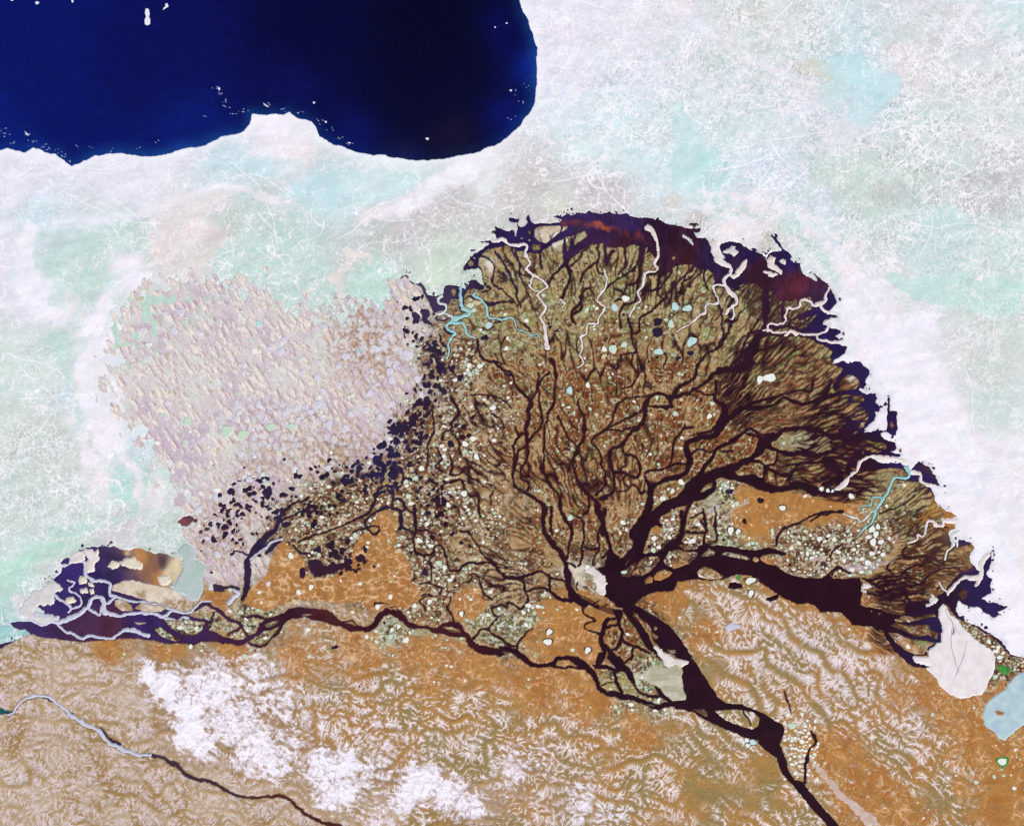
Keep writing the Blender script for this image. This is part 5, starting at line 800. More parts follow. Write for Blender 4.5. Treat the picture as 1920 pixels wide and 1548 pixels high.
M_ICE = mat_cover('sea_ice', .8, .12, .035, 7)
M_RIV = mat_cover('river_water', .55, .08, .10, 2.5)
M_SEA = mat_cover('sea_water', .6, .06, .05, 2.0)

WXg, WYg = (X-W0/2)*S, (H0/2-Y)*S
def grid_object(name, Z, COL, fmask, mat, win=None, gain=1.0):
    r0, r1, c0, c1 = win or (0, NY, 0, NX)
    fm = fmask[r0:r1-1, c0:c1-1]
    fy, fx = np.nonzero(fm)
    if len(fy) == 0: return None
    w = c1-c0; i = fy*w+fx
    quads = np.stack([i+w, i+w+1, i+1, i], 1)                 # counter-clockwise seen from above
    used, inv = np.unique(quads.ravel(), return_inverse=True)
    uy, ux = used//w+r0, used % w+c0
    co = np.stack([WXg[uy, ux], WYg[uy, ux], Z[uy, ux]], 1).astype(np.float32)
    me = bpy.data.meshes.new(name); nf = len(quads)
    me.vertices.add(len(co)); me.vertices.foreach_set('co', co.ravel())
    me.loops.add(nf*4); me.loops.foreach_set('vertex_index', inv.ravel().astype(np.int32))
    me.polygons.add(nf); me.polygons.foreach_set('loop_start', (np.arange(nf)*4).astype(np.int32)); me.polygons.foreach_set('loop_total', np.full(nf, 4, np.int32))
    me.polygons.foreach_set('use_smooth', np.ones(nf, bool))
    me.update(calc_edges=True)
    if COL is not None:
        at = me.attributes.new('cover', 'FLOAT_COLOR', 'POINT')
        cc = np.ones((len(co), 4), np.float32); cc[:, :3] = np.clip(COL[uy, ux]*gain, 0, .98); at.data.foreach_set('color', cc.ravel())
    me.materials.append(mat)
    o = bpy.data.objects.new(name, me); col.objects.link(o); return o
def fmax(F): return np.maximum(np.maximum(F[:-1, :-1], F[1:, :-1]), np.maximum(F[:-1, 1:], F[1:, 1:]))
def fmin(F): return np.minimum(np.minimum(F[:-1, :-1], F[1:, :-1]), np.minimum(F[:-1, 1:], F[1:, 1:]))
def pad1(F): return np.pad(F, ((0, 1), (0, 1)), constant_values=False)

# ------------------------------------------------------------------ setting
landface = pad1(fmax(L) > -0.2)
islf = ISLAB
o = grid_object('ground', ZL, land, landface & (islf < 0), M_LAND); tag(o, 'brown and ochre tundra of the river delta and the southern hills', kind='structure')
ZI = (0.045-0.02+np.clip(Ice*0.05, -.12, .02)+0.003*fbm(X, Y, 12, 2, 1601)).astype(np.float32)
o = grid_object('sea_ice', ZI, icec, pad1((fmax(Ice) > -1.5) & (fmin(L) < 3)), M_ICE, None, 1.03); tag(o, 'pale cracked sheet of sea ice round the delta', kind='structure')
Z0 = np.zeros(X.shape, np.float32)
o = grid_object('sea', Z0, seac, pad1((fmax(sea) > -2)), M_SEA); tag(o, 'deep blue open sea beyond the ice edge', kind='structure')
wat = pad1((fmin(L) < 0.4) & (fmin(Ice) < 1.5) & (fmax(sea) <= -2))
o = grid_object('river_water', Z0-0.0, watc, wat, M_RIV); tag(o, 'dark maroon river channels and purple shore water', kind='structure')

# islands that stand alone in the big channels
ISL_LABEL = {0: 'broad lake-dotted island between the two channels north of the hub', 1: 'tan almond-shaped island just northeast of the channel hub', 2: 'pale grey sand bar at the hub\'s northeast corner',
 3: 'brown rounded island with white lakes east of the hub', 4: 'small leaf-shaped tan island east of the hub', 5: 'small ochre islet joined end to end with the leaf-shaped island', 6: 'brown island with a white lake in the middle of the eastern channel',
 7: 'small wedge island at the head of the eastern channel', 8: 'long thin tan island along the eastern channel\'s north side', 9: 'tiny round tan island at the end of the long thin island', 10: 'rounded brown island east of the tiny round one',
 11: 'small brown island in the chain northeast of the hub', 12: 'lake-flecked islet in the chain northeast of the hub', 13: 'square brown islet at the chain\'s east end', 14: 'flat oval islet at the foot of the island chain',
 15: 'big pale round island with a white rim just west of the hub', 16: 'small brown islet under the pale round island', 17: 'narrow brown islet south of the pale round island', 18: 'small brown islet in the channel south of the hub', 19: 'tiny pale islet in the broad southern channel',
 20: 'long crooked tan islet in the broad southern channel', 21: 'slim pale islet above the white ice sheet in the southern channel', 22: 'thin pale sliver of land north of the hub bar',
 23: 'oval two-part island where the southern river splits', 24: 'small tan wedge islet west of the oval two-part island', 25: 'thin pale sandbar in the southern side channel', 26: 'brown tongue island on the eastern channel\'s north bank', 27: 'low flat islet on the eastern channel\'s north bank',
 28: 'slim green islet along the western estuary\'s south channel', 29: 'large oval green island of the western estuary', 30: 'grey-green islet under the estuary\'s north bank', 31: 'long green lake-flecked islet beside the estuary\'s north bank', 32: 'tiny khaki islet in the dark western estuary',
 33: 'ochre leaf islet in the fork of the western river', 34: 'tiny tan sliver in the western river', 35: 'pale teardrop islet in the western river\'s middle reach', 36: 'small tan islet in the western river\'s lower loop', 37: 'flat tan islet where the western river bulges south',
 38: 'brown island south of the long northeast channel', 39: 'lone white islet in the northern dark bay', 40: 'broad pinkish tidal island at the delta\'s north edge', 41: 'small pink islet right of the broad tidal island', 42: 'round olive islet under the broad tidal island', 43: 'small brown islet under the round olive one',
 44: 'cream islet in the dark water at the northwest corner', 45: 'tiny cream islet beside the northwest corner one', 46: 'small pink islet west of the turquoise forked channel', 47: 'tiny cream islet left of the broad tidal island', 48: 'second cream dot left of the broad tidal island',
 49: 'striped tan island on the east shore below the river ice', 50: 'small pale finger islet in the northeast bay', 51: 'tiny pale islet east of the finger islet', 52: 'pale islet inside the dark eastern inlet', 53: 'tiny pale islet south of the dark blob in the eastern ice',
 54: 'slim brown island at the top of the three by the teardrop bay', 55: 'middle brown island of the three by the teardrop bay', 56: 'lowest and largest of the three brown islands by the teardrop bay', 57: 'brown shoal island in the mouth of the eastern channel', 58: 'tiny tan crumb under the eastern channel islets', 59: 'thin tan streak islet among the eastern channel islets', 60: 'pale streak islet above the thin ones in the eastern channel', 61: 'short tan streak islet in the eastern channel', 62: 'white ice-capped crumb north of the three brown islands', 63: 'tiny tan dot in the northwest dark bay'}
fl = np.where(landface, islf, -1)
for k in range(len(ISLANDS)):
    P = np.array(ISLANDS[k]); c0 = max(0, np.searchsorted(gx, P[:, 0].min()-8)-1); c1 = min(NX, np.searchsorted(gx, P[:, 0].max()+8)+2)
    r0 = max(0, np.searchsorted(gy, P[:, 1].min()-8)-1); r1 = min(NY, np.searchsorted(gy, P[:, 1].max()+8)+2)
    o = grid_object('island', ZL, land, fl == k, M_LAND, (r0, r1, c0, c1))
    if o: tag(o, ISL_LABEL[k], 'island', 'islands standing in the river channels', 'thing')

# ------------------------------------------------------------------ river ice and ice patches
ICOL = dict(white=((236, 224, 220), (216, 202, 198)), bay=((240, 232, 232), (226, 216, 216)), cyan=((136, 194, 194), (166, 204, 200)), pale=((200, 216, 208), (222, 214, 206)), greyice=((208, 202, 220), (190, 196, 208)), blue=((170, 190, 206), (188, 212, 210)), dim=((226, 220, 214), (200, 198, 200)),
            cream=((232, 220, 196), (214, 204, 190)), lagoon=((172, 192, 180), (186, 196, 198)), snow=((212, 190, 186), (196, 166, 142)))
IM = {k: mat_flat('ice_'+k, v[0], v[1], .8, .12, .6) for k, v in ICOL.items()}
def window(P, m):
    P = np.array([p[:2] for p in P]); c0 = max(0, np.searchsorted(gx, P[:, 0].min()-m)-1); c1 = min(NX, np.searchsorted(gx, P[:, 0].max()+m)+2)
    r0 = max(0, np.searchsorted(gy, P[:, 1].min()-m)-1); r1 = min(NY, np.searchsorted(gy, P[:, 1].max()+m)+2)
    return r0, r1, c0, c1
taken = np.full(X.shape, -20, np.float32)
for n, (lab, P, c) in enumerate(RI):
    F = np.full(X.shape, -20, np.float32); add_line(F, P, Xc, Yc)
    F = F+0.35*fine[0]
    Z = 0.032+n*0.0004+np.clip(F/1.0, -1, 1)*0.06
    o = grid_object('river_ice', Z.astype(np.float32), None, pad1(fmax(F) > -1.1), IM[c], window(P, 22))
    tag(o, lab, 'river ice', 'frozen river reaches', 'thing')
for n, (nm, lab, cat, P, c) in enumerate(PATCH):
    F = sdf_poly(P, Xs+.6*fine[0], Ys+.6*fine[1], band=14)
    rough_e = {'dim': 2.5, 'snow': 3.0}.get(c, .8)
    F = F+rough_e*fbm(X, Y, 7, 3, 1700+n)
    base = .032+0.02+n*.0005 if nm != 'snow_bank' else .0
    Z = base+np.clip(F/1.0, -1, 1)*0.06
    if nm == 'snow_bank': Z = ZL-0.05+np.clip(F/3.0, -1, 1)*0.075
    o = grid_object(nm, Z.astype(np.float32), None, pad1(fmax(F) > -1.1), IM[c], window(P, 8))
    tag(o, lab, cat, None, 'thing')

# cracks of the teardrop bay ice, sunk as dark water leads: built as long leads of open water
def lead(name, P, label, cat, mat, z=0.135, grp=None):
    P = [(a, b, w*1.0+1.6) for a, b, w in P]
    F = np.full(X.shape, -20, np.float32); add_line(F, P, X+.4*wob[0], Y+.4*wob[1])
    Z = z-0.05+np.clip(F/1.0, -1, 1)*0.05
    o = grid_object(name, Z.astype(np.float32), None, pad1(fmax(F) > -1.0), mat, window(P, 8)); return tag(o, label, cat, grp, 'thing') if o else None
M_CRK = mat_flat('lead_water', (160, 146, 156), (190, 176, 184), .7, .1, .5)
M_CRKD = mat_flat('lead_water_dark', (70, 60, 84), (100, 90, 110), .7, .1, .5)
bay_ = [o_ for o_ in bpy.data.objects if o_.name.startswith('frozen_bay')][0]
def crack(P, label, mat, z):
    o = lead('crack', P, label, None, mat, z)
    if 'category' in o: del o['category']
    if 'kind' in o: del o['kind']
    o.parent = bay_
crack(nums('C2', '1495,350,1 1515,410,3 1512,460,4 1510,520,4 1530,610,4 1555,690,2', 3), 'long grey crack down the middle of the bay ice', M_CRK, .135)
crack(nums('C2', '1522,430,3 1526,450,8 1518,470,4', 3), 'short dark crack near the top of the bay ice', M_CRKD, .139)
crack(nums('C2', '1600,505,1 1570,620,3 1530,720,2', 3), 'faint curved crack on the right side of the bay ice', M_CRK, .143)
crack(nums('C2', '1480,330,1 1500,380,2 1560,470,1', 3), 'hairline crack by the tip of the bay ice', M_CRK, .146)

# ------------------------------------------------------------------ lakes
M_LW = mat_flat('lake_ice_white', (244, 240, 232), (226, 230, 222), .75, .12, 1.5)
M_LG = mat_flat('lake_ice_green', (186, 212, 190), (206, 222, 200), .75, .12, 1.5)
M_LB = mat_flat('lake_ice_blue', (180, 208, 212), (196, 222, 222), .75, .12, 1.5)
M_LM = mat_flat('lake_ice_lilac', (204, 202, 216), (222, 216, 226), .75, .12, 1.5)
M_LD = mat_flat('lake_open_dark', (38, 28, 58), (46, 30, 52), .6, .08, 1.5)
M_LR = mat_flat('lake_open_brown', (48, 24, 30), (40, 20, 30), .6, .08, 1.5)
M_GREEN = mat_flat('lake_open_green', (44, 122, 70), (90, 150, 60), .7, .1, 2)
M_TEAL = mat_flat('lake_ring_teal', (26, 60, 66), (40, 80, 80), .7, .1, 2)
M_RIM = mat_flat('wet_rim', (84, 58, 44), (110, 96, 66), .9, .05, 2)
def samp(F, x, y):
    i = np.clip(np.searchsorted(gy, y), 0, NY-1); j = np.clip(np.searchsorted(gx, x), 0, NX-1); return F[i, j]
def disc(cx, cy, r, asp, ang, seedv, z, n=10, rough=.18):
    """irregular lake outline: centre, top ring, sunk outer ring (world units)"""
    t = np.linspace(0, 2*np.pi, n, endpoint=False)
    rv = 1+rough*np.sin(t*2+seedv)+rough*.7*np.sin(t*3+seedv*2.3)+rough*.5*np.sin(t*5+seedv*3.1)
    ca, sa = math.cos(ang), math.sin(ang)
    px, py = r*rv*np.cos(t)*asp, r*rv*np.sin(t)
    ex, ey = cx+px*ca-py*sa, cy+px*sa+py*ca
    ox, oy = cx+(ex-cx)*1.12, cy+(ey-cy)*1.12
    V = [(wx(cx), wy(cy), z)]+[(wx(a), wy(b), z) for a, b in zip(ex, ey)]+[(wx(a), wy(b), z-.09) for a, b in zip(ox, oy)]
    Fc = []
    for k in range(n):
        k2 = (k+1) % n
        Fc.append((0, 1+k2, 1+k)); Fc.append((1+k, 1+k2, 1+n+k2, 1+n+k))
    return V, Fc
def mesh_obj(name, V, Fc, mat):
    me = bpy.data.meshes.new(name); me.from_pydata([tuple(map(float, v)) for v in V], [], Fc); me.update(); me.materials.append(mat)
    o = bpy.data.objects.new(name, me); col.objects.link(o); return o

dens_w = (WC[3]*.66+WC[1]*.20+WC[0]*.20+WC[10]*.9+WC[2]*.16+WC[5]*.05+WC[4]*.05)*(.45+.9*sstep(-.35, .5, fbm(X, Y, 45, 2, 1801)))
dens_w = dens_w+np.clip(.7*blob(900, 900, 80, .8)+.8*blob(1240, 850, 40)+.6*blob(1300, 720, 40)+.9*blob(1240, 1010, 40)+.9*blob(1360, 1010, 36, 1.4)+.8*blob(950, 1060, 80, 1.4)+.8*blob(1500, 1390, 16, .8)+.6*blob(1600, 1020, 60, 1.4)+.9*blob(1495, 1395, 22, .8), 0, 1)*.5
dens_w = dens_w*np.where(WC[3] > .4, .5+.9*sstep(-.3, .4, fbm(X, Y*1.4, 16, 2, 1811)), 1.7*sstep(-.05, .45, fbm(X, Y*1.3, 16, 2, 1813)))
occ = {}
def free(x, y, r):
    k = (int(x//10), int(y//10))
    for a in (-1, 0, 1):
        for b in (-1, 0, 1):
            for (px, py, pr) in occ.get((k[0]+a, k[1]+b), ()):
                if (px-x)**2+(py-y)**2 < (pr+r+.6)**2*1.0: return False
    return True
def occupy(x, y, r): occ.setdefault((int(x//10), int(y//10)), []).append((x, y, r))
# hand-placed lakes: x, y, radius, aspect, material, label
NAMED = [(1173, 560, 7, 1, 'w', 'round white frozen lake in the northern delta'), (1266, 575, 9, .8, 'b', 'pale blue triangular frozen lake in the north of the delta'), (1289, 578, 7, 1.2, 'b', 'pale blue rounded lake right of the triangular one'), (1297, 640, 8, 1.3, 'b', 'pale blue lake group on the olive ground southeast of the twin dark lakes'),
 (1233, 604, 7.5, 1, 'd', 'upper of the twin dark round lakes'), (1233, 623, 9, 1, 'd', 'lower and larger of the twin dark round lakes'), (1204, 688, 5, 1, 'r', 'small round dark lake south of the twin dark lakes'), (1295, 662, 5, 1.2, 'd', 'dark lake southeast of the twin dark lakes'), (1278, 550, 4, 1, 'r', 'dark brown lake north of the pale triangular lake'),
 (738, 885, 8, .9, 'd', 'round dark lake in the middle of the dark lake belt'), (844, 832, 6, .8, 'd', 'dark oval lake among the white western lakes'), (771, 925, .1, 1, 'd', None), (783, 710, 8, .8, 'm', 'large lilac frozen lake at the pink plain\'s east edge'), (765, 665, 11, .8, 'm', 'largest lilac frozen lake, high on the pink plain\'s east edge'), (790, 740, 6, .8, 'm', 'lilac frozen lake below the two largest ones'),
 (1425, 711, 7, 1, 'w', 'left white lake of the bright pair in the eastern fan'), (1443, 708, 9, 1.3, 'w', 'right white lake of the bright pair in the eastern fan'), (486, 607, 6.5, 1, 'b', 'pale blue lake on the pink plain\'s north side'), (673, 657, 5, .7, 'c', 'turquoise lake on the pink plain'), (351, 790, 10, .7, 'l', 'long pale green lake on the pink plain\'s west side'), (347, 830, 7, .8, 'l', 'pale green lake below the long one on the pink plain'),
 (507, 800, 8, .9, 'l', 'pale green lake in the middle of the pink plain'), (425, 808, 11, 1.1, 'l', 'wide pale green lake left of the middle of the pink plain'), (455, 815, 9, 1.3, 'l', 'second wide pale green lake left of the middle of the pink plain'), (405, 930, 7, .6, 'm', 'upright lilac lake at the pink plain\'s south end'), (548, 800, 8, .9, 'l', 'pale green lake right of the pink plain\'s middle'),
 (595, 708, 8, .8, 'm', 'tall lilac frozen lake near the pink plain\'s centre right'), (617, 795, 8, .8, 'm', 'lilac frozen lake low on the pink plain\'s right side'), (1231, 993, 8, 1, 'o', 'round ochre tundra mound beside the northeast channel'), (865, 1150, 5, 1, 'w', 'white lake on the small ochre patch west of the hub'), (1030, 1184, 6, 1, 'w', 'larger white lake on the ochre plain southwest of the hub'), (1027, 1203, 7, 1.1, 'w', 'white lake below the larger one on the ochre plain'),
 (1102, 1218, 6, 1, 'w', 'white lake near the southern side channel'), (1635, 992, 7, .9, 'w', 'upper left white lake of the bright cluster in the southeast lobe'), (1646, 987, 5, 1, 'w', 'upper right white lake of the bright cluster in the southeast lobe'), (1642, 1001, 6, 1, 'w', 'lower white lake of the bright cluster in the southeast lobe'), (1637, 1016, 7, 1, 'w', 'lowest white lake under the bright cluster in the southeast lobe'), (1596, 930, 5, 1.2, 'w', 'white lake on the ochre plain near the east shore'),
 (1467, 952, 6, 1, 'w', 'white lake in the middle of the long ochre plain'), (1370, 994, 7, .9, 'w', 'white lake west of the long ochre plain'), (1384, 996, 5, 1, 'w', 'small white lake beside the one west of the ochre plain'), (1426, 938, 6, 1, 'r', 'dark lake on the long ochre plain'), (1396, 977, 5, .9, 'r', 'second dark lake on the long ochre plain'), (1540, 916, 5, .8, 'w', 'left white pond in the east channel dead end'), (1552, 919, 3.5, 1.2, 'w', 'middle white pond in the east channel dead end'), (1561, 920, 3, 1, 'w', 'right white pond in the east channel dead end'),
 (1102, 722, 5, 1, 'w', 'white lake at the south tip of the thin zigzag creek'), (1068, 732, 7, 1, 'b', 'pale blue lake in the centre of the delta'), (1069, 970, 6, .8, 'l', 'pale green lake northwest of the hub'), (893, 856, 6, .9, 'w', 'large white lake in the white-dotted western belt'), (872, 832, 6, 1, 'w', 'white lake next to the dark oval lake'), (870, 925, 7, .8, 'w', 'large white lake low in the western belt'), (1204, 695, .1, 1, 'r', None), (1330, 780, 5, 1, 'w', 'white lake left of the eastern channel bend'),
 (1887, 1250, 0, 1, 'g', None), (1879, 1427, 8, 1, 'w', 'lone white lake ringed with green at the lower right'), (1386, 1098, 0, 1, 'd', None), (1385, 1082, 4, 1.2, 'g', 'bright green pond on the south bank of the eastern channel'), (1407, 1088, 6, 1.8, 'w', 'white pond right of the bright green pond'), (1408, 1112, 7, .8, 'w', 'slanting white pond below the bright green pond'), (583, 1100, 5, 1, 'w', 'right one of the three white lakes on the western ochre plain'), (560, 1110, 5, 1, 'w', 'left one of the three white lakes on the western ochre plain'), (595, 1105, 5, 1, 'w', None),
 (503, 1094, 5, 1, 'm', 'pinkish lake on the west side of the ochre wedge'), (732, 1118, 4.5, 1, 'w', 'white lake low on the western ochre plain'), (777, 1135, 5, .9, 'w', 'white lake at the ochre plain\'s southeast corner'), (708, 1137, 5, 1, 'w', 'white lake inside a dark ring by the western river'), (1400, 1387, 5, .9, 'w', 'upper white pond on the southern river\'s west bank'), (1402, 1397, 5, .9, 'w', 'lower white pond on the southern river\'s west bank'), (1412, 1391, 6, 1.2, 'b', 'pale pond right of the pair on the southern river\'s west bank'), (1485, 1360, 7, 1, 'l', 'pale lake in the dotted lowland right of the southern river'), (628, 1213, 3.5, 2, 'd', 'small black lake on the southern ochre plain')]
MM = dict(w=M_LW, b=M_LB, l=M_LG, m=M_LM, d=M_LD, r=M_LR, c=IM['cyan'], g=M_GREEN, k=mat_flat('lake_ice_cream', (214, 196, 160), (196, 186, 150), .8, .1, 1.5), o=mat_flat('ochre_mound', (180, 124, 66), (160, 110, 60)))
RK = {'w': 'frozen_lake', 'b': 'frozen_lake', 'l': 'frozen_lake', 'm': 'frozen_lake', 'c': 'frozen_lake', 'd': 'lake', 'r': 'lake', 'g': 'lake', 'o': 'mound'}
for (x, y, r, asp, mk, lab) in NAMED:
    if lab is None or r < 1: continue
    V, Fc = disc(x, y, r*.9, asp, random.uniform(-.3, .3), random.random()*6, .125, 18, .14)
    o = mesh_obj(RK[mk], V, Fc, MM[mk])
    if mk in 'wb' and r >= 5 and x > 800 or 'ringed' in lab:      # the wet rim round a frozen lake is a part of it
        g_ = 'ringed' in lab; V2, F2_ = disc(x+.6, y-.4, r*(1.35 if g_ else 1.16), asp, 0, 1.3, .112, 18, .12)
        rim_ = mesh_obj('rim', V2, F2_, M_GREEN if g_ else M_RIM); rim_.parent = o
    tag(o, lab, 'lake' if mk != 'o' else 'mound', 'larger lakes picked out across the delta' if mk != 'o' else None, 'thing'); occupy(x, y, r)
V, Fc = disc(1874, 1336, 4.5, 1.5, .1, 1.0, .15, 14, .2); tag(mesh_obj('islet', V, Fc, MM['o']), 'tiny ochre islet in the middle of the large pale blue lake', 'islet', None, 'thing')
# green lake at the right edge
V, Fc = disc(1882, 1255, 9, 1.15, .5, 2.0, .125, 16, .16); tag(mesh_obj('lake', V, Fc, M_GREEN), 'bright green lake between the teardrop bay and the pale blue lake', 'lake', None, 'thing'); occupy(1882, 1255, 9)

cands = []
dens_w = dens_w*(1-.6*beltm)
def scatter(n, densF, rfun, kind, seed, zs=.105, minL=2.2, box=(-60, 1980, 380, 1600)):
    r_ = np.random.RandomState(seed)
    xs = r_.uniform(box[0], box[1], n); ys = r_.uniform(box[2], box[3], n); rs = rfun(r_, n); pr = r_.rand(n)
    d = samp(densF, xs, ys); bd = samp(braid, xs, ys)*(samp(WC[4], xs, ys) < .4); l = samp(L, xs, ys)
    for k in np.argsort(-rs):
        if pr[k] < d[k]*(1-.8*bd[k]) and l[k] > minL+rs[k]*.6 and free(xs[k], ys[k], rs[k]):
            occupy(xs[k], ys[k], rs[k]); cands.append((rs[k], xs[k], ys[k], kind, zs))
mid = lambda r_, n: np.clip(np.exp(r_.normal(.86, .30, n)), 1.3, 5.5)
big = lambda r_, n: r_.uniform(4.0, 7.5, n)
smallr = lambda r_, n: r_.uniform(.9, 1.7, n)
beltd = np.clip(blob(790, 640, 34, .9)+blob(830, 700, 40, .6)+blob(800, 770, 40)+blob(760, 840, 40)+blob(740, 880, 36, 1.2)+blob(640, 895, 30, 1.8)+.7*blob(480, 950, 50, 1.3)+.6*blob(430, 1010, 50)+.7*blob(820, 930, 40)+.9*blob(640, 1040, 26, 1.6)+.6*blob(770, 600, 34, .7)+.5*blob(900, 780, 30)+.12*inner, 0, 1)
beltd = beltd*(1-WC[5])
clean = sdf_poly(nums('j', '480,200 560,190 690,200 680,270 700,340 720,400 700,428 600,432 560,380 520,330 420,260 440,215', 2), X, Y, 14) > -2
dens_w = np.where(clean, 0, dens_w)
scatter(5000, beltd*.6, lambda r_, n: r_.uniform(3.2, 6.2, n), 'd', 31, .1)
plainl = WC[4]*np.clip(blob(720, 700, 60, .8)+blob(620, 720, 60)+.8*blob(500, 800, 80, 1.3)+blob(690, 780, 50)+.3, 0, 1)
scatter(3600, plainl*.6, lambda r_, n: r_.uniform(3, 7.5, n), 'm', 33, .125)
scatter(5200, dens_w*.55, lambda r_, n: r_.uniform(2.6, 4.6, n), 'w', 35)
scatter(1500, np.clip(WC[0]+.4*WC[1], 0, 1)*.5, big, 'l', 37)
scatter(1200, np.clip(WC[0]+.3*WC[1]+.2*WC[2], 0, 1)*.35, big, 'b', 39)
scatter(22000, beltd*.5, lambda r_, n: r_.uniform(1.3, 3.2, n), 'd', 41)
scatter(500, blob(1500, 1400, 42, .62)*1.5, lambda r_, n: r_.uniform(1.3, 3.2, n), 'w', 42, .12, .8, (1465, 1535, 1335, 1470)); scatter(60, blob(1500, 1400, 36, .6)*1.5, lambda r_, n: r_.uniform(1.3, 2.2, n), 'l', 44, .12, .8, (1465, 1535, 1335, 1470)); scatter(24000, dens_w*.7, mid, 'w', 43)
scatter(26000, dens_w*.7, mid, 'l', 45); scatter(26000, dens_w*.8, mid, 'k', 46)
scatter(9000, np.clip(WC[1]+WC[3]+.4*WC[2], 0, 1)*.35, lambda r_, n: r_.uniform(1.0, 2.2, n), 'r', 47)
scatter(9000, np.clip(dens_w+.1*WC[2], 0, 1), smallr, 'w', 49); scatter(9000, np.clip(dens_w+.12*WC[2], 0, 1), smallr, 'k', 50)
cands.sort(key=lambda q: -q[0])
GL = {'d': ('lake', 'small black open lake in the dark belt beside the pink plain', 'black lakes'), 'r': ('lake', 'tiny dark brown pond on the inner delta', 'brown ponds'), 'm': ('frozen_lake', 'rounded lilac-white frozen lake on the pink dune plain', 'lilac lakes of the pink plain'),
      'w': ('frozen_lake', 'small white frozen lake on the lake-dotted tundra', 'white lakes of the delta'), 'k': ('frozen_lake', 'small cream-coloured frozen lake on the brown tundra', 'cream lakes'), 'l': ('frozen_lake', 'small pale green frozen lake on the olive tundra', 'pale green lakes'), 'b': ('frozen_lake', 'small pale blue frozen lake on the olive tundra', 'pale blue lakes')}
rest = {}; NIND = 230
for n, (r, x, y, k, z) in enumerate(cands):
    asp = random.uniform(.75, 1.45) if k != 'm' else random.uniform(.7, .95)
    if n < NIND:
        V, Fc = disc(x, y, r, asp, random.uniform(-.6, .6), random.random()*6, z, 12, .15 if k != 'd' else .28)
        nm, lb, gr = GL[k]; tag(mesh_obj(nm, V, Fc, MM[k]), lb, 'lake', gr, 'thing')
    else:
        V, Fc = disc(x, y, r, asp, random.uniform(-.5, .5), random.random()*6, z, 7 if r > 1.6 else 6, .16)
        if k == 'd' and r > 2.2 and random.random() < .35:
            V2, F2_ = disc(x, y, r*.5, asp, 0, random.random()*6, z+.015, 7, .15); a, b = rest.setdefault('l', ([], [])); o_ = len(a); a.extend(V2); b.extend([tuple(i+o_ for i in f) for f in F2_])
        a, b = rest.setdefault(k, ([], [])); o_ = len(a); a.extend(V); b.extend([tuple(i+o_ for i in f) for f in Fc])
allV, allF, allM = [], [], []; mats = list(rest)
for mi, k in enumerate(mats):
    o_ = len(allV); allV.extend(rest[k][0]); allF.extend([tuple(i+o_ for i in f) for f in rest[k][1]]); allM.extend([mi]*len(rest[k][1]))
me = bpy.data.meshes.new('scattered_ponds'); me.from_pydata([tuple(map(float, v)) for v in allV], [], allF); me.update()
for k in mats: me.materials.append(MM[k])
me.polygons.foreach_set('material_index', np.array(allM, np.int32))
o = bpy.data.objects.new('scattered_ponds', me); col.objects.link(o); tag(o, 'countless tiny ponds, white, green and dark, speckling the delta', 'ponds', None, 'stuff')
print('lakes', len(cands))

# ------------------------------------------------------------------ floes
M_FLOE = mat_flat('floe_ice', (240, 236, 246), (222, 220, 236), .7, .15, 2)
def slab(name, P, z0, z1, mat):
    P = np.array(P); c = P.mean(0); n = len(P)
    inner_ = c+(P-c)*.86
    V = [(wx(p[0]), wy(p[1]), z0) for p in P]+[(wx(p[0]), wy(p[1]), z1-.02) for p in P]+[(wx(p[0]), wy(p[1]), z1) for p in inner_]
    Fc = [tuple(range(2*n, 3*n))]
    for k in range(n):
        k2 = (k+1) % n; Fc += [(k, k2, n+k2, n+k), (n+k, n+k2, 2*n+k2, 2*n+k)]
    A = sum(P[i][0]*P[(i+1) % n][1]-P[(i+1) % n][0]*P[i][1] for i in range(n))
    if A > 0: Fc = [tuple(reversed(f)) for f in Fc]
    return mesh_obj(name, V, Fc, mat)
for lab, fr, s in FLOES:
    tag(slab('ice_floe', nums(fr, s, 2), -.05, .1, M_FLOE), lab, 'ice floe', 'ice floes adrift on the open sea', 'thing')
rf = random.Random(4)
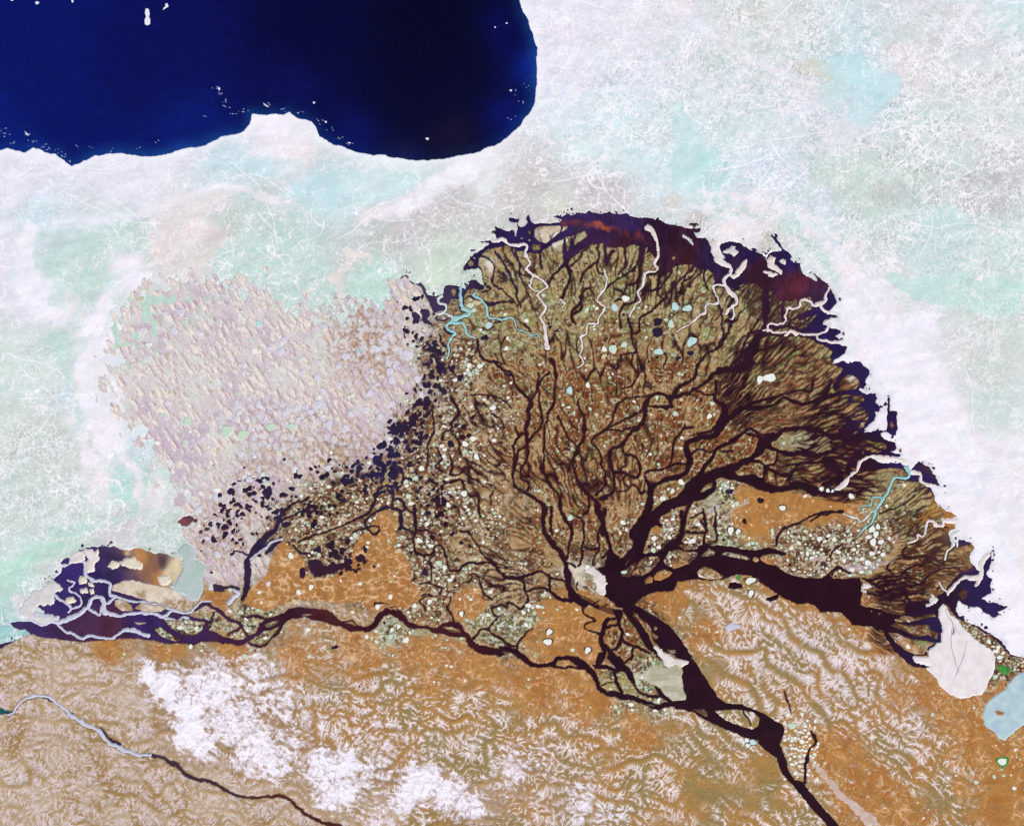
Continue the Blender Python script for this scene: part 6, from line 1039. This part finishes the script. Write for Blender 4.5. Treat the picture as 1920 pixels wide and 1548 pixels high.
SW = [('small ice fragment in the swarm off the far left ice edge', [(2, 243, 12), (12, 250, 12), (25, 265, 12), (50, 252, 10), (62, 264, 12), (78, 274, 14), (90, 283, 12), (110, 288, 14), (122, 294, 14), (130, 303, 8)], 5),
      ('small ice fragment in the thin string above the flat-topped headland', [(405, 165, 9), (413, 176, 9), (420, 190, 9), (428, 202, 12), (440, 210, 12), (455, 208, 10)], 4),
      ('small ice fragment in the string along the headland\'s right shoulder', [(505, 196, 8), (530, 205, 10), (560, 213, 10), (600, 228, 10), (620, 245, 12), (635, 258, 10), (655, 272, 8)], 4),
      ('faint ice fragment floating off the middle of the western ice edge', [(140, 272, 12), (170, 275, 12), (210, 280, 12), (255, 277, 12), (290, 262, 8), (385, 218, 6)], 2),
      ('ice fragment adrift off the eastern curve of the open sea', [(960, 170, 26), (975, 190, 20), (950, 220, 30), (990, 160, 12)], 3)]
M_FRAG = mat_flat('fragment_ice', (150, 172, 214), (200, 206, 232), .7, .1, 2)
for lab, pts, n in SW:
    for (x, y, s) in pts:
        for k in range(n):
            px, py = x+rf.gauss(0, s*.45), y+rf.gauss(0, s*.25)
            if samp(sea, px, py) < 2.5: continue
            a, b = rf.uniform(.8, 2.1), rf.uniform(.35, .7); t = rf.uniform(.1, .7)
            P = [(px+a*math.cos(q)*math.cos(t)-b*math.sin(q)*math.sin(t), py+a*math.cos(q)*math.sin(t)+b*math.sin(q)*math.cos(t)) for q in np.linspace(0, 2*math.pi, 7)[:-1]]
            tag(slab('ice_fragment', P, -.03, .06, M_FRAG), lab, 'ice fragment', 'ice fragments along the ice edge', 'thing')

# ------------------------------------------------------------------ light and camera
el, az = math.radians(40), math.radians(150)
sun = bpy.data.lights.new('sun', 'SUN'); sun.energy = 3.8; sun.angle = math.radians(.5); sun.color = (1, .97, .93)
so = bpy.data.objects.new('sun', sun); col.objects.link(so)
from mathutils import Vector
d = Vector((math.sin(az)*math.cos(el), math.cos(az)*math.cos(el), math.sin(el)))
so.rotation_euler = d.to_track_quat('Z', 'Y').to_euler(); so.location = d*300
w = bpy.data.worlds.new('World'); scene.world = w; w.use_nodes = True; nt = w.node_tree
bg = nt.nodes['Background']; sk = nt.nodes.new('ShaderNodeTexSky'); sk.sky_type = 'NISHITA'; sk.sun_disc = False; sk.sun_elevation = el; sk.sun_rotation = az
nt.links.new(sk.outputs['Color'], bg.inputs['Color']); bg.inputs['Strength'].default_value = .06
cam = bpy.data.cameras.new('camera'); co = bpy.data.objects.new('camera', cam); col.objects.link(co)
co.location = (0, 0, 400); cam.lens = 36*400/192.0; cam.sensor_width = 36; cam.clip_start = 1; cam.clip_end = 3000
scene.camera = co
scene.view_settings.view_transform = 'Standard'; scene.view_settings.look = 'None'; scene.view_settings.gamma = 1
scene.view_settings.exposure = 0.13
print('done')
